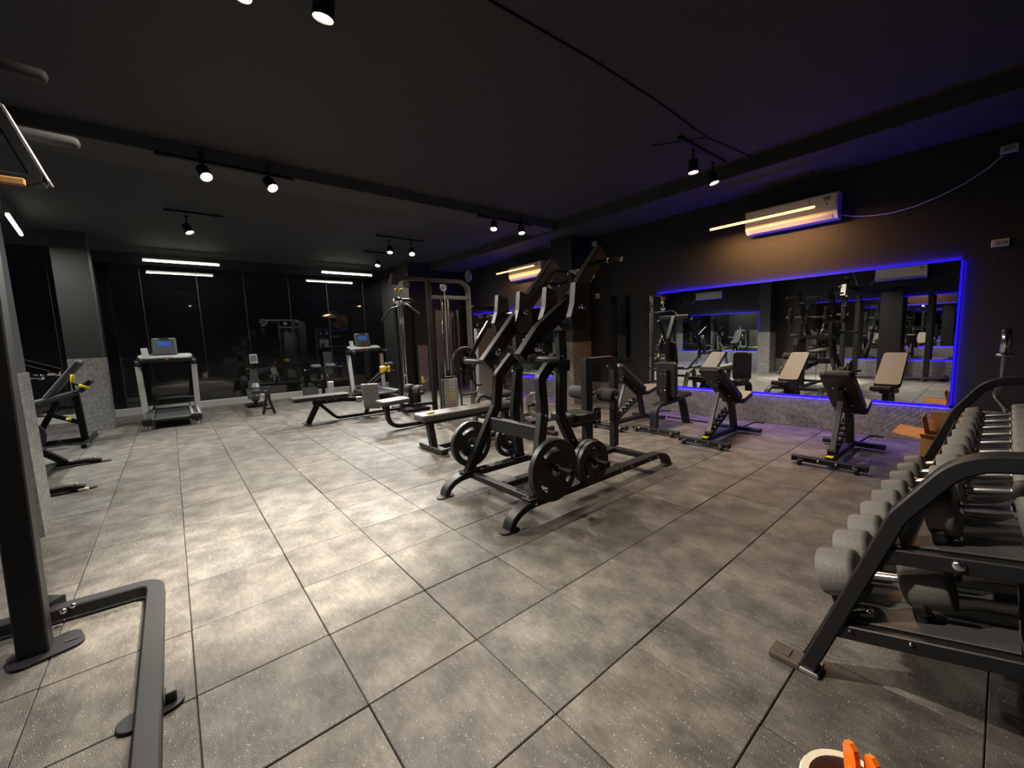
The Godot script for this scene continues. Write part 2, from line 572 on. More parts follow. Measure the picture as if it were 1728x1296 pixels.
func build_lights() -> void:
	# spotlights on three short tracks; the first is just above the frame
	spotlight(V(0.50, 3.1, -0.56), V(-0.35, 0, -0.35), 6.5, WARM, 46, "warm track spotlight cut by the top edge of the photo")
	spotlight(V(0.865, 3.1, -0.485), V(0.62, 0, -1.1), 4.0, WARM, 55, "large bright track spotlight near the top edge of the photo", 38.0)
	spotlight(V(-0.30, 3.1, -0.42), V(1.9, 0, 2.2), 17.0, WARM, 30, "track spotlight on the left end of the track above the camera")
	spotlight(V(0.52, 3.1, -3.357), V(1.3, 0, -1.2), 9.0, WARM, 54, "left one of two track spotlights on the ceiling beam above the left treadmill")
	spotlight(V(1.11, 3.1, -3.341), V(2.2, 0, -1.2), 9.0, WARM, 52, "right one of two track spotlights on the ceiling beam above the left treadmill")
	spotlight(V(4.242, 3.1, -3.419), V(3.3, 0, -2.6), 7.0, WARM, 50, "left one of two track spotlights beside the far orange tube lamp")
	spotlight(V(4.804, 3.1, -3.383), V(4.4, 0, -2.6), 4.5, WARM, 44, "right one of two track spotlights beside the far orange tube lamp")
	spotlight(V(4.689, 3.1, -0.369), V(4.6, 0, -0.2), 3.0, WARM, 70, "left one of two track spotlights on the ceiling above the near orange tube lamp")
	spotlight(V(5.226, 3.1, -0.384), V(5.3, 0, 0.3), 2.4, WARM, 48, "right one of two track spotlights on the ceiling above the near orange tube lamp")
	spotlight(V(0.463, 3.1, -5.974), V(1.5, 0, -5.0), 11.0, WARM, 52, "single track spotlight straight above the white tube lamp over the left treadmill")
	spotlight(V(3.56, 3.1, -5.88), V(3.0, 0, -5.0), 9.0, WARM, 58, "small track spotlight left of its pair above the pulley tower")
	spotlight(V(4.0, 3.1, -5.82), V(3.2, 0, -3.9), 11.0, WARM, 58, "track spotlight right of its pair above the pulley tower")
	spotlight(V(3.894, 3.1, -7.345), V(2.6, 0, -6.2), 16.0, COOL, 62, "cool white track spotlight beside the far white tube lamp")
	spotlight(V(-3.2, 3.1, -6.2), V(-3.4, 0, -6.0), 16.0, COOL, 66, "added cool track spotlight in the alcove, out of view, brightening the mirror image")  # unseen lamp added to brighten the alcove in the mirror
	# short tracks that carry them
	for a in [[V(-0.5, 3.385, -0.5), V(1.15, 3.385, -0.5), "black track bar holding the spotlights at the top edge of the photo"],
			[V(0.14, 3.26, -3.42), V(1.35, 3.26, -3.42), "black track bar on the ceiling beam above the left treadmill"],
			[V(3.95, 3.26, -3.42), V(5.05, 3.26, -3.42), "black track bar on the ceiling beam beside the far orange tube lamp"],
			[V(4.4, 3.385, -0.38), V(5.5, 3.385, -0.38), "black track bar on the ceiling above the near orange tube lamp"],
			[V(0.2, 3.385, -5.97), V(0.9, 3.385, -5.97), "black track bar with one spotlight above the white tube lamp over the left treadmill"],
			[V(3.3, 3.385, -5.87), V(4.3, 3.385, -5.87), "black track bar above the pulley tower"],
			[V(-3.6, 3.385, -6.2), V(-2.8, 3.385, -6.2), "added black track bar in the alcove, carrying the added unseen spotlight"],
			[V(3.6, 3.385, -7.345), V(4.2, 3.385, -7.345), "black track bar beside the far white tube lamp"]]:
		var t := thing("ceiling_track", a[2], "light track", a[0], "lighting tracks")
		var m := MB.new()
		m.rect([a[0], a[1]], 0.035, 0.03)
		part(t, "rail", m, M.powder, "", true)
		m = MB.new()
		m.box(a[0] + V(0.05, -0.004, 0), V(0.12, 0.034, 0.04))
		part(t, "feed_box", m, M.powder, "", true)
	# white tubes hanging in front of the windows
	for a in [[-0.18, 1.067, "white tube lamp hanging above the left treadmill"], [3.17, 4.44, "white tube lamp hanging above the right treadmill"]]:
		var c := V((a[0] + a[1]) * 0.5, 3.15, -9.1)
		var t := thing("tube_lamp", a[2], "tube lamp", c + V(0, 0.25, 0), "white tube lamps")
		var m := MB.new()
		m.cyl(V(a[0], 3.15, -9.1), V(a[1], 3.15, -9.1), 0.02, 16, 0.006)
		part(t, "lamp_tube", m, M.tube_white, "glowing white tube", true)
		m = MB.new()
		m.rect([V(a[0], 3.185, -9.1), V(a[1], 3.185, -9.1)], 0.04, 0.022)
		part(t, "lamp_housing", m, M.white_plastic, "", true)
		for x in [a[0] + 0.2, a[1] - 0.2]:
			m = MB.new()
			m.rod([V(x, 3.19, -9.1), V(x, 3.4, -9.1)], 0.003, 6)
			part(t, "hanging_wire", m, M.powder, "", true)
		area(t, c - V(0, 0.026, 0), V(0, -1, 0), V(1, 0, 0), Vector2(a[1] - a[0], 0.035), 5.5, Color(1.0, 0.97, 0.85))
	var at := thing("tube_lamp", "white tube lamp running lengthwise in the alcove at the left edge of the photo", "tube lamp", V(-1.42, 3.4, -6.95), "white tube lamps")
	var am := MB.new()
	am.cyl(V(-1.36, 3.15, -6.3), V(-1.47, 3.15, -7.55), 0.02, 16, 0.006)
	part(at, "lamp_tube", am, M.tube_white, "glowing white tube", true)
	am = MB.new()
	am.rect([V(-1.36, 3.185, -6.3), V(-1.47, 3.185, -7.55)], 0.04, 0.022)
	part(at, "lamp_housing", am, M.white_plastic, "", true)
	for z in [-6.5, -7.35]:
		am = MB.new()
		am.rod([V(-1.415, 3.19, z), V(-1.415, 3.4, z)], 0.003, 6)
		part(at, "hanging_wire", am, M.powder, "", true)
	area(at, V(-1.415, 3.125, -6.92), V(0, -1, 0), V(0, 0, 1), Vector2(1.25, 0.035), 5.0, Color(1.0, 0.97, 0.85))
	# orange tubes on the right wall
	for a in [[-0.849, 0.392, 6.15, 2.78, "orange tube lamp in front of the near white air conditioner"], [-5.83, -4.54, 6.15, 2.85, "orange tube lamp in front of the far white air conditioner"]]:
		var c := V(a[2], a[3], (a[0] + a[1]) * 0.5)
		var t := thing("tube_lamp", a[4], "tube lamp", V(a[2], a[3], c.z), "orange tube lamps")
		var m := MB.new()
		m.cyl(V(a[2], a[3], a[0]), V(a[2], a[3], a[1]), 0.016, 16, 0.006)
		part(t, "lamp_tube", m, M.tube_warm, "glowing orange tube", true)
		m = MB.new()
		m.rect([V(a[2] + 0.02, a[3] + 0.022, a[0]), V(a[2] + 0.02, a[3] + 0.022, a[1])], 0.03, 0.012)
		for z in [a[0] + 0.06, a[1] - 0.06]:
			m.rod([V(a[2] + 0.02, a[3] + 0.022, z), V(a[2] + 0.02, 3.24, z)], 0.003, 8)
		part(t, "bracket", m, M.powder, "", true)
		area(t, c - V(0, 0.022, 0), V(0, -1, 0), V(0, 0, 1), Vector2(a[1] - a[0], 0.03), 5.0 if a[0] > -2.0 else 3.0, Color(1.0, 0.48, 0.17))

func plate_sheet(t: Node3D, c: Vector3, s: Vector3) -> void:
	var m := MB.new()
	m.box(c, s, Basis.IDENTITY, 0.002)
	part(t, "tread_sheet", m, M.tread_plate, "", true)

func build_room() -> void:
	var m := MB.new()
	m.box(V(0.65, 3.47, -2.7), V(12.3, 0.14, 14.8), Basis.IDENTITY, 0)
	structure("ceiling", m, M.paint_ceiling)
	m = MB.new()
	m.box(V(0.385, 3.335, -3.68), V(11.37, 0.13, 0.54))
	structure("trim_1", m, M.beam_lit_paint).set_meta("label", "dark ceiling beam crossing the room")
	m = MB.new()
	m.box(V(6.125, 3.32, -2.7), V(0.95, 0.16, 14.4))
	structure("trim_2", m, M.paint_ceiling).set_meta("label", "dark lowered ceiling edge along the right wall")
	# right wall with a narrow deep window
	m = MB.new()
	m.box(V(6.675, 1.7, -6.46), V(0.15, 3.6, 7.08), Basis.IDENTITY, 0)
	m.box(V(6.675, 1.7, 1.06), V(0.15, 3.6, 7.08), Basis.IDENTITY, 0)
	m.box(V(6.675, 0.38, -2.7), V(0.15, 0.96, 0.44), Basis.IDENTITY, 0)
	m.box(V(6.675, 2.78, -2.7), V(0.15, 1.44, 0.44), Basis.IDENTITY, 0)
	var w := structure("wall_right", m, M.paint)
	m = MB.new()
	m.box(V(6.335, 1.7, -3.68), V(0.53, 3.4, 0.54))
	part(w, "wall_pillar", m, M.paint)
	for i in 10:
		var z0 := -8.1 + 1.25 * i
		plate_sheet(w, V(6.594, 0.203, z0 + 0.625), V(0.012, 0.406, 1.246))
	plate_sheet(w, V(6.335, 0.61, -3.404), V(0.53, 1.22, 0.012))
	plate_sheet(w, V(6.064, 0.61, -3.68), V(0.012, 1.22, 0.552))
	var wn := structure("window_2")
	m = MB.new()
	m.box(V(6.70, 1.46, -2.7), V(0.01, 1.2, 0.44), Basis.IDENTITY, 0)
	part(wn, "glass_pane", m, M.pane)
	m = MB.new()
	for z in [-2.905, -2.495]:
		m.rect([V(6.69, 0.86, z), V(6.69, 2.06, z)], 0.03, 0.05, V(0, 0, 1))
	for y in [0.875, 2.045]:
		m.rect([V(6.69, y, -2.92), V(6.69, y, -2.48)], 0.03, 0.03, V(0, 1, 0))
	part(wn, "window_frame", m, M.mullion)
	m = MB.new()
	m.box(V(6.62, 0.855, -2.7), V(0.13, 0.02, 0.47))
	part(wn, "window_sill", m, M.mullion)
	# left side: a wall beside the camera, an alcove beyond the near pillar, a free pillar by the windows
	m = MB.new()
	m.box(V(-1.375, 1.7, 0.92), V(0.15, 3.6, 7.16), Basis.IDENTITY, 0)
	w = structure("wall_left", m, M.paint)
	for i in 5:
		plate_sheet(w, V(-1.294, 0.203, -2.58 + 1.3 * i + 0.64), V(0.012, 0.406, 1.28))
	m = MB.new()
	m.box(V(-3.06, 1.7, -2.765), V(4.48, 3.4, 0.31))
	w = structure("wall_return", m, M.paint)
	plate_sheet(w, V(-1.06, 0.615, -2.604), V(0.48, 1.23, 0.012))
	plate_sheet(w, V(-0.814, 0.615, -2.765), V(0.012, 1.23, 0.334))
	m = MB.new()
	m.box(V(-5.375, 1.7, -6.4), V(0.15, 3.6, 7.1), Basis.IDENTITY, 0)
	w = structure("wall_alcove", m, M.paint)
	for i in 4:
		plate_sheet(w, V(-5.294, 0.203, -8.1 + 1.3 * i + 0.64), V(0.012, 0.406, 1.28))
	m = MB.new()
	m.box(V(-4.8, 1.7, -9.0), V(1.0, 3.4, 1.6))
	w = structure("wall_alcove_pillar", m, M.paint)
	plate_sheet(w, V(-4.8, 0.615, -8.194), V(1.0, 1.23, 0.012))
	m = MB.new()
	m.box(V(-1.08, 1.7, -8.425), V(0.44, 3.4, 0.45))
	w = structure("wall_free_pillar", m, M.paint)
	plate_sheet(w, V(-1.08, 0.635, -8.194), V(0.44, 1.27, 0.012))
	plate_sheet(w, V(-0.854, 0.635, -8.425), V(0.012, 1.27, 0.474))
	# wall behind the camera
	m = MB.new()
	m.box(V(2.65, 1.7, 4.575), V(8.2, 3.6, 0.15), Basis.IDENTITY, 0)
	structure("wall_front", m, M.paint)
	# back: windows between the left wall and a solid corner
	m = MB.new()
	m.box(V(5.8, 1.7, -9.0), V(1.6, 3.4, 1.8))
	m.box(V(-0.15, 3.29, -9.9), V(10.3, 0.24, 0.14), Basis.IDENTITY, 0)
	w = structure("wall_back", m, M.paint)
	plate_sheet(w, V(5.22, 0.615, -8.094), V(0.44, 1.23, 0.012))
	plate_sheet(w, V(4.994, 0.615, -8.35), V(0.012, 1.23, 0.52))
	m = MB.new()
	m.box(V(-0.15, 0.078, -9.86), V(10.3, 0.156, 0.06))
	structure("baseboard_back", m, M.white_trim)
	wn = structure("window_1")
	var xs := [-5.3, -4.2, -3.3, -2.4, -1.6, -0.95, -0.28, 0.68, 1.58, 2.54, 3.47, 4.45, 5.0]
	for i in xs.size() - 1:
		m = MB.new()
		m.box(V((xs[i] + xs[i + 1]) * 0.5, 1.66, -9.88), V(xs[i + 1] - xs[i] - 0.006, 3.0, 0.008), Basis.IDENTITY, 0)
		part(wn, "glass_pane", m, M.pane)
		if i > 0:
			m = MB.new()
			m.rect([V(xs[i], 0.15, -9.875), V(xs[i], 3.18, -9.875)], 0.011, 0.012, V(0, 0, 1), 0.002)
			part(wn, "window_bar", m, M.mullion)
	# night outside: a terrace slab and a low parapet
	m = MB.new()
	m.box(V(2.0, -0.1, -12.4), V(14, 0.1, 4.6), Basis.IDENTITY, 0)
	m.box(V(2.0, 0.4, -14.6), V(14, 1.0, 0.15))
	var t := thing("exterior_terrace", "dark terrace floor and parapet outside the windows", "terrace", V(2, -0.15, -12.4))
	part(t, "terrace_slab", m, M.night, "", true)
	# conduit along the ceiling
	t = thing("ceiling_cable", "thin black cable conduit running across the ceiling", "cable", V(1.0, 3.4, -0.2))
	m = MB.new()
	m.rod([V(0.9, 3.393, -0.2), V(2.7, 3.392, -0.15), V(3.6, 3.39, -0.16), V(4.67, 3.393, -0.22), V(5.6, 3.392, -0.13)], 0.008, 8)
	part(t, "conduit", m, M.powder, "", true)
	m = MB.new()
	m.rod([V(4.35, 3.393, -0.67), V(4.5, 3.393, -0.45), V(4.665, 3.393, -0.23)], 0.005, 8)
	part(t, "branch_cable", m, M.powder, "", true)

func in_view(p: Vector3) -> bool:
	var b := Basis.from_euler(Vector3(deg_to_rad(-6.555), deg_to_rad(-39.583), deg_to_rad(-2.126)), EULER_ORDER_YXZ)
	var d := b.transposed() * (p - EYE)
	if d.z > -0.25:
		return false
	return absf(d.x / -d.z) < 1.36 and absf(d.y / -d.z) < 1.06

func build_floor() -> void:
	var m := MB.new()
	m.box(V(0.65, -0.06, -2.7), V(12.3, 0.08, 14.8), Basis.IDENTITY, 0)
	var f := structure("floor", m, M.plate_rubber)
	var rng := RandomNumberGenerator.new()
	rng.seed = 5
	var spots := []
	for c in range(-11, 14):
		for r in range(-20, 9):
			spots.append([c, r, V(c * 0.5 + 0.25, 0, r * 0.5 + 0.25)])
	spots.sort_custom(func(a, b): 
		var va := 0.0 if in_view(a[2]) else 100.0
		var vb := 0.0 if in_view(b[2]) else 100.0
		return va + a[2].distance_to(EYE) < vb + b[2].distance_to(EYE))
	var shapes := []
	for i in 3:
		var s := MB.new()
		var g := 0.0025 + 0.0012 * i
		s.box(V(0, -0.0105, 0), V(0.5 - g, 0.021, 0.5 - g), Basis.IDENTITY, 0.003)
		shapes.append(s.mesh())
	var rest := MB.new()
	for i in spots.size():
		var p: Vector3 = spots[i][2]
		var x0 := maxf(p.x - 0.25, -1.3 if p.z > -2.6 else -5.3)
		if x0 > p.x + 0.2:
			continue
		var x1 := minf(p.x + 0.25, 6.6)
		var z0 := maxf(p.z - 0.25, -9.84)
		var full := x1 - x0 > 0.49 and p.z - 0.25 > -9.85
		if i < 290 and full:
			var o := part_mesh(f, "tile", shapes[rng.randi() % 3], M["tile_%d" % (rng.randi() % 5)])
			o.position = p + V(rng.randf_range(-0.001, 0.001), rng.randf_range(-0.0012, 0.0008), rng.randf_range(-0.001, 0.001))
		else:
			rest.box(V((x0 + x1) * 0.5, -0.0105, (z0 + p.z + 0.25) * 0.5), V(x1 - x0 - 0.003, 0.021, p.z + 0.25 - z0 - 0.003), Basis.IDENTITY, 0.002)
	part(f, "far_tiles", rest, M.tile_1).set_meta("kind", "stuff")

func led_run(t: Node3D, called: String, a: Vector3, b: Vector3, out: Vector3, inward: Vector3, energy: float, wide := 0.018) -> void:
	var m := MB.new()
	m.rect([a, b], wide, 0.007, inward, 0.001)
	part(t, called, m, M.led_blue, "", true)
	area(t, (a + b) * 0.5 + out * (wide * 0.5 + 0.003), out, (b - a).normalized(), Vector2(a.distance_to(b), 0.01), energy, Color(0.03, 0.008, 1.0))

func build_mirrors() -> void:
	# [wall x, facing, z from, z to, panels, where]
	for a in [[6.6, -1.0, -2.077, 1.603, 3, "on the right wall behind the row of benches", 1.0],
			[6.6, -1.0, -7.7, -4.3, 3, "on the right wall beyond the pillar", 0.8],
			[-5.3, 1.0, -8.0, -4.5, 3, "on the far alcove wall on the left", 0.5],
			[-1.3, 1.0, -1.75, 1.95, 3, "on the left wall beside the camera", 0.3]]:
		var x: float = a[0] + a[1] * 0.02
		var k: int = a[4]
		var wd: float = (a[3] - a[2]) / k
		for i in k:
			var z0: float = a[2] + wd * i
			var t := thing("mirror_panel", "%s mirror panel from the window end %s" % [["first", "second", "third", "fourth"][i], a[5]], "mirror", V(x, 0.44, z0 + wd * 0.5), "wall mirrors")
			var m := MB.new()
			m.box(V(0, 0.78, 0), V(0.006, 1.56, wd - 0.002), Basis.IDENTITY, 0.0015)
			part(t, "mirror_glass", m, M.mirror)
			m = MB.new()
			m.box(V(-a[1] * 0.0105, 0.78, 0), V(0.013, 1.5, wd - 0.02), Basis.IDENTITY, 0)
			part(t, "mirror_backing", m, M.powder)
		var t := thing("led_strip", "blue light strip around the mirrors %s" % a[5], "light strip", V(x, 0.44, (a[2] + a[3]) * 0.5), "blue light strips")
		var xs: float = a[0] + a[1] * 0.012
		var inw := V(a[1], 0, 0)
		led_run(t, "top_strip", V(xs, 2.008, a[2] + 0.14), V(xs, 2.008, a[3]), V(0, 1, 0), inw, 1.1 * a[6])
		led_run(t, "bottom_strip", V(xs, 0.428, a[2] + 0.1), V(xs, 0.428, a[3]), V(0, -1, 0), inw, 1.6 * a[6], 0.03)
		led_run(t, "side_strip", V(xs, 0.44, a[3] + 0.008), V(xs, 2.0, a[3] + 0.008), V(0, 0, 1), inw, 0.3 * a[6])

# ---------------------------------------------------------------- shared fittings
func bolts(t: Node3D, pts: Array, dir: Vector3, r := 0.012, world := true, called := "bolt") -> void:
	for p in pts:
		var m := MB.new()
		m.lathe([Vector2(r, 0), Vector2(r, 0.004), Vector2(r * 0.75, 0.009), Vector2(r * 0.3, 0.011), Vector2(0, 0.011)], Transform3D(MB.basis_to(dir), p), 10)
		part(t, called, m, M.bolt, "", world)

# disc with curved grip slots on a polar grid; rings of [radius, half thickness]
func weight_plate_mesh(R: float, th: float, slots: int) -> ArrayMesh:
	var m := MB.new()
	var rings := [[0.026, th * 0.5], [0.055, th * 0.5], [0.06, th * 0.38], [R * 0.56, th * 0.34], [R * 0.6, th * 0.42], [R * 0.75, th * 0.46], [R * 0.79, th * 0.5], [R * 0.97, th * 0.5], [R, th * 0.38]]
	var seg := 48
	var s0 := 4
	var s1 := 5
	var hole := func(i: int, k: int) -> bool:
		if k != s0 or slots == 0:
			return false
		var per := seg / slots
		return (i % per) >= 3 and (i % per) < per - 5
	var pt := func(i: int, k: int, sg: float) -> Vector3:
		var a := TAU * i / seg
		return Vector3(cos(a) * rings[k][0], sin(a) * rings[k][0], sg * rings[k][1])
	for sg in [-1.0, 1.0]:
		for k in rings.size() - 1:
			for i in seg:
				if hole.call(i, k):
					continue
				var a: Vector3 = pt.call(i, k, sg)
				var b: Vector3 = pt.call(i + 1, k, sg)
				var c: Vector3 = pt.call(i + 1, k + 1, sg)
				var d: Vector3 = pt.call(i, k + 1, sg)
				var nn := (b - a).cross(d - a).normalized()
				if nn.z * sg < 0:
					nn = -nn
				m.flat(a, b, c, d, nn)
	for i in seg:
		for k in [0, rings.size() - 1]:
			var a: Vector3 = pt.call(i, k, -1.0)
			var b: Vector3 = pt.call(i + 1, k, -1.0)
			var na := V(a.x, a.y, 0).normalized() * (-1.0 if k == 0 else 1.0)
			var nb := V(b.x, b.y, 0).normalized() * (-1.0 if k == 0 else 1.0)
			m.quad(a, b, pt.call(i + 1, k, 1.0), pt.call(i, k, 1.0), na, nb, nb, na)
		if hole.call(i, s0):
			for k in [s0, s1]:
				var a: Vector3 = pt.call(i, k, -1.0)
				var b: Vector3 = pt.call(i + 1, k, -1.0)
				var nn := V(a.x + b.x, a.y + b.y, 0).normalized() * (1.0 if k == s0 else -1.0)
				m.flat(a, b, pt.call(i + 1, k, 1.0), pt.call(i, k, 1.0), nn)
			for q in [[i, -1], [i + 1, 1]]:
				if not hole.call((q[0] + (0 if q[1] > 0 else -1) + seg) % seg, s0):
					var a: Vector3 = pt.call(q[0], s0, -1.0)
					var d: Vector3 = pt.call(q[0], s1, -1.0)
					var nn := V(-a.y, a.x, 0).normalized() * (-float(q[1]))
					m.flat(a, d, pt.call(q[0], s1, 1.0), pt.call(q[0], s0, 1.0), nn)
	return m.mesh()

var plate_cache := {}

func weight_plate(at: Vector3, R: float, th: float, label: String, dir := Vector3(0, 0, 1), spin := 0.6, mt := "plate_rubber", weight := "") -> Node3D:
	var t := thing("weight_plate", label, "weight plate", at, "weight plates")
	var z := dir.normalized()
	var x := Vector3.UP.cross(z).normalized()
	t.basis = Basis(x, z.cross(x), z) * Basis(Vector3(0, 0, 1), spin)
	var key := [R, th]
	if not plate_cache.has(key):
		plate_cache[key] = weight_plate_mesh(R, th, 3)
	part_mesh(t, "plate_disc", plate_cache[key], M[mt])
	for sg in [-1.0, 1.0]:
		var m := MB.new()
		m.lathe([Vector2(0.027, th * 0.51), Vector2(0.036, th * 0.53), Vector2(0.045, th * 0.51)], Transform3D(MB.basis_to(V(0, 0, sg)), Vector3.ZERO), 24)
		part(t, "hub_ring", m, M.cast)
		if weight != "":
			var tm := TextMesh.new()
			tm.text = weight
			var fo := SystemFont.new()
			fo.font_names = PackedStringArray(["Droid Sans"])
			tm.font = fo
			tm.font_size = 16
			tm.pixel_size = 0.0018
			tm.depth = 0.001
			var o := part_mesh(t, "weight_mark", tm, M.white_plastic)
			o.basis = Basis(Vector3(0, 0, 1), -spin * sg) if sg > 0 else Basis(Vector3(0, 1, 0), PI) * Basis(Vector3(0, 0, 1), spin)
			o.position = o.basis * V(0, R * 0.4, 0) + V(0, 0, sg * th * 0.345)
	return t

func foot_plate(t: Node3D, c: Vector3, turn: float, l := 0.16, w := 0.09) -> void:
	var m := MB.new()
	m.pad(l, 0.014, w, w * 0.45, 0.004, Transform3D(Basis(Vector3.UP, turn), c + V(0, 0.008, 0)))
	part(t, "rubber_foot", m, M.foot_rubber, "", true)

# roller of foam on a shaft between a and b with a chrome cap on the b side
func roller(t: Node3D, a: Vector3, b: Vector3, r: float, mt := "foam") -> void:
	var m := MB.new()
	var l := a.distance_to(b)
	m.lathe([Vector2(0, 0), Vector2(r * 0.8, 0), Vector2(r * 0.95, 0.008), Vector2(r, 0.025), Vector2(r, l - 0.025), Vector2(r * 0.95, l - 0.008), Vector2(r * 0.8, l), Vector2(0, l)], Transform3D(MB.basis_to(b - a), a), 24)
	var o := part(t, "foam_roller", m, M[mt], "", true)
	m = MB.new()
	var d := (b - a).normalized()
	m.lathe([Vector2(r * 0.42, 0), Vector2(r * 0.42, 0.006), Vector2(r * 0.3, 0.012), Vector2(0, 0.013)], Transform3D(MB.basis_to(d), b), 20)
	part(o, "end_cap", m, M.chrome)

# ---------------------------------------------------------------- plate loaded pulldown machine in the middle
func build_pulldown() -> void:
	var t := thing("pulldown_machine", "black plate-loaded pulldown machine with two lever arms in the middle of the room", "gym machine", V(2.7, 0, -0.65))
	var Z := Vector3(0, 0, 1)
	for z in [-0.21, -1.09]:
		var m := MB.new()
		var rail := []
		for k in 9:
			var q := PI * 0.5 * k / 8.0
			rail.append(V(1.775 + 0.23 * (1.0 - cos(q)), 0.012 + 0.133 * sin(q), z))
		for k in range(8, -1, -1):
			var q := PI * 0.5 * k / 8.0
			rail.append(V(3.875 - 0.23 * (1.0 - cos(q)), 0.012 + 0.133 * sin(q), z))
		m.rect(rail, 0.052, 0.095, Z)
		part(t, "base_rail", m, M.powder_grey, "", true)
		foot_plate(t, V(1.775, 0, z), 0.0)
		foot_plate(t, V(3.875, 0, z), 0.0)
		var s := 1.0 if z > -0.6 else -1.0
		bolts(t, [V(2.0, 0.145, z + s * 0.043), V(2.18, 0.145, z + s * 0.043), V(3.05, 0.145, z + s * 0.043), V(3.2, 0.145, z + s * 0.043), V(3.5, 0.145, z + s * 0.043), V(3.64, 0.145, z + s * 0.043)], V(0, 0, s))
	for x in [2.06, 3.6]:
		var m := MB.new()
		m.rect([V(x, 0.135, -1.06), V(x, 0.135, -0.24)], 0.06, 0.055)
		part(t, "base_crossbar", m, M.powder_grey, "", true)
	for s in [1.0, -1.0]:
		var zb: float = -0.65 + s * 0.435
		var zk: float = -0.65 + s * 0.30
		var zt: float = -0.65 + s * 0.27
		var m := MB.new()
		m.rect(fillet([V(2.03, 0.175, zb), V(2.27, 0.76, zk), V(2.28, 1.03, zt), V(2.45, 1.19, zt)], 0.05, 3), 0.085, 0.06, Z)
		part(t, "front_leg", m, M.powder_grey, "", true)
		m = MB.new()
		m.rect(fillet([V(2.64, 0.175, zb), V(2.48, 0.68, zk), V(2.53, 1.15, zt), V(2.52, 1.44, zt)], 0.05, 3), 0.085, 0.06, Z)
		part(t, "rear_leg", m, M.powder_grey, "", true)
		m = MB.new()
		m.box(V(2.03, 0.18, zb), V(0.17, 0.012, 0.1))
		m.box(V(2.64, 0.18, zb), V(0.17, 0.012, 0.1))
		part(t, "leg_flange", m, M.powder_grey, "", true)
		bolts(t, [V(1.97, 0.186, zb), V(2.58, 0.186, zb), V(2.71, 0.186, zb)], V(0, 1, 0))
		bolts(t, [V(2.27, 0.74, zk + s * 0.031), V(2.18, 0.54, zk + s * 0.07), V(2.5, 0.72, zk + s * 0.03), V(2.53, 0.5, zk + s * 0.075)], V(0, 0, s))
		# bracket cheeks that hold the lever arm
		for dz in [0.475, 0.165]:
			m = MB.new()
			m.poly([Vector2(2.43, 1.40), Vector2(2.57, 1.40), Vector2(2.60, 1.5), Vector2(2.57, 1.73), Vector2(2.46, 1.76), Vector2(2.44, 1.6), Vector2(2.40, 1.5)], 0.05, Transform3D(Basis.IDENTITY, V(0, 0, -0.65 + s * dz)))
			part(t, "bracket_cheek", m, M.powder_grey, "", true)
		m = MB.new()
		m.cyl(V(2.51, 1.58, -0.65 + s * 0.52), V(2.51, 1.58, -0.65 + s * 0.12), 0.024, 16)
		part(t, "pivot_shaft", m, M.chrome, "chrome pivot shaft", true)
		m = MB.new()
		m.lathe([Vector2(0.03, 0), Vector2(0.034, 0.01), Vector2(0.028, 0.024), Vector2(0, 0.03)], Transform3D(MB.basis_to(V(0, 0, s)), V(2.51, 1.58, -0.65 + s * 0.52)), 20)
		part(t, "shaft_cap", m, M.chrome, "", true)
		m = MB.new()
		m.rect([V(2.50, 1.43, -0.65 + s * 0.49), V(2.50, 1.43, -0.65 + s * 0.15)], 0.09, 0.06)
		part(t, "bracket_beam", m, M.powder_grey, "", true)
		# lever arm
		var za := -0.33 if s > 0 else -0.86
		m = MB.new()
		if s > 0:
			m.rect(fillet([V(2.05, 1.2, za), V(2.24, 1.40, za), V(2.6, 1.63, za), V(2.77, 1.84, za), V(2.99, 2.07, za)], 0.2, 5), 0.12, 0.07, Z)
		else:
			m.rect([V(2.10, 1.14, za), V(2.96, 2.04, za)], 0.125, 0.07, Z)
		var arm := part(t, "lever_arm", m, M.powder, "", true)
		m = MB.new()
		var lo := V(2.08, 1.2, za) if s > 0 else V(2.12, 1.16, za)
		m.cyl(lo + V(0.02, 0.0, s * 0.03), lo + V(0.02, 0.0, s * 0.075), 0.034, 20)
		m.cyl(lo + V(0.02, 0, s * 0.07), lo + V(0.02, 0, s * 0.36), 0.024, 16)
		m.cyl(lo + V(0.02, 0, s * 0.355), lo + V(0.02, 0, s * 0.365), 0.028, 16)
		part(arm, "plate_horn", m, M.powder_grey)
		m = MB.new()
		m.lathe([Vector2(0.03, 0), Vector2(0.032, 0.008), Vector2(0.022, 0.016), Vector2(0, 0.018)], Transform3D(MB.basis_to(Z), lo + V(0.09, 0.08, 0.036)), 20)
		part(arm, "bolt_cap", m, M.chrome)
		# handle bar across the top of the arm with looped grips
		var hi := V(2.94, 1.98, za)
		m = MB.new()
		m.rod(fillet([hi + V(0.02, 0, -s * 0.04), hi + V(0.05, -0.03, -s * 0.10), hi + V(0.06, -0.04, -s * 0.30)], 0.03, 4), 0.013, 10)
		m.rod(fillet([hi + V(0.05, -0.03, -s * 0.11), hi + V(0.11, -0.1, -s * 0.11), hi + V(0.0, -0.14, -s * 0.08), hi + V(-0.06, -0.13, -s * 0.02)], 0.04, 4), 0.012, 10)
		m.rod([hi + V(0.02, 0, s * 0.03), hi + V(0.05, -0.01, s * 0.22)], 0.013, 10)
		var hb := part(arm, "handle_bar", m, M.powder)
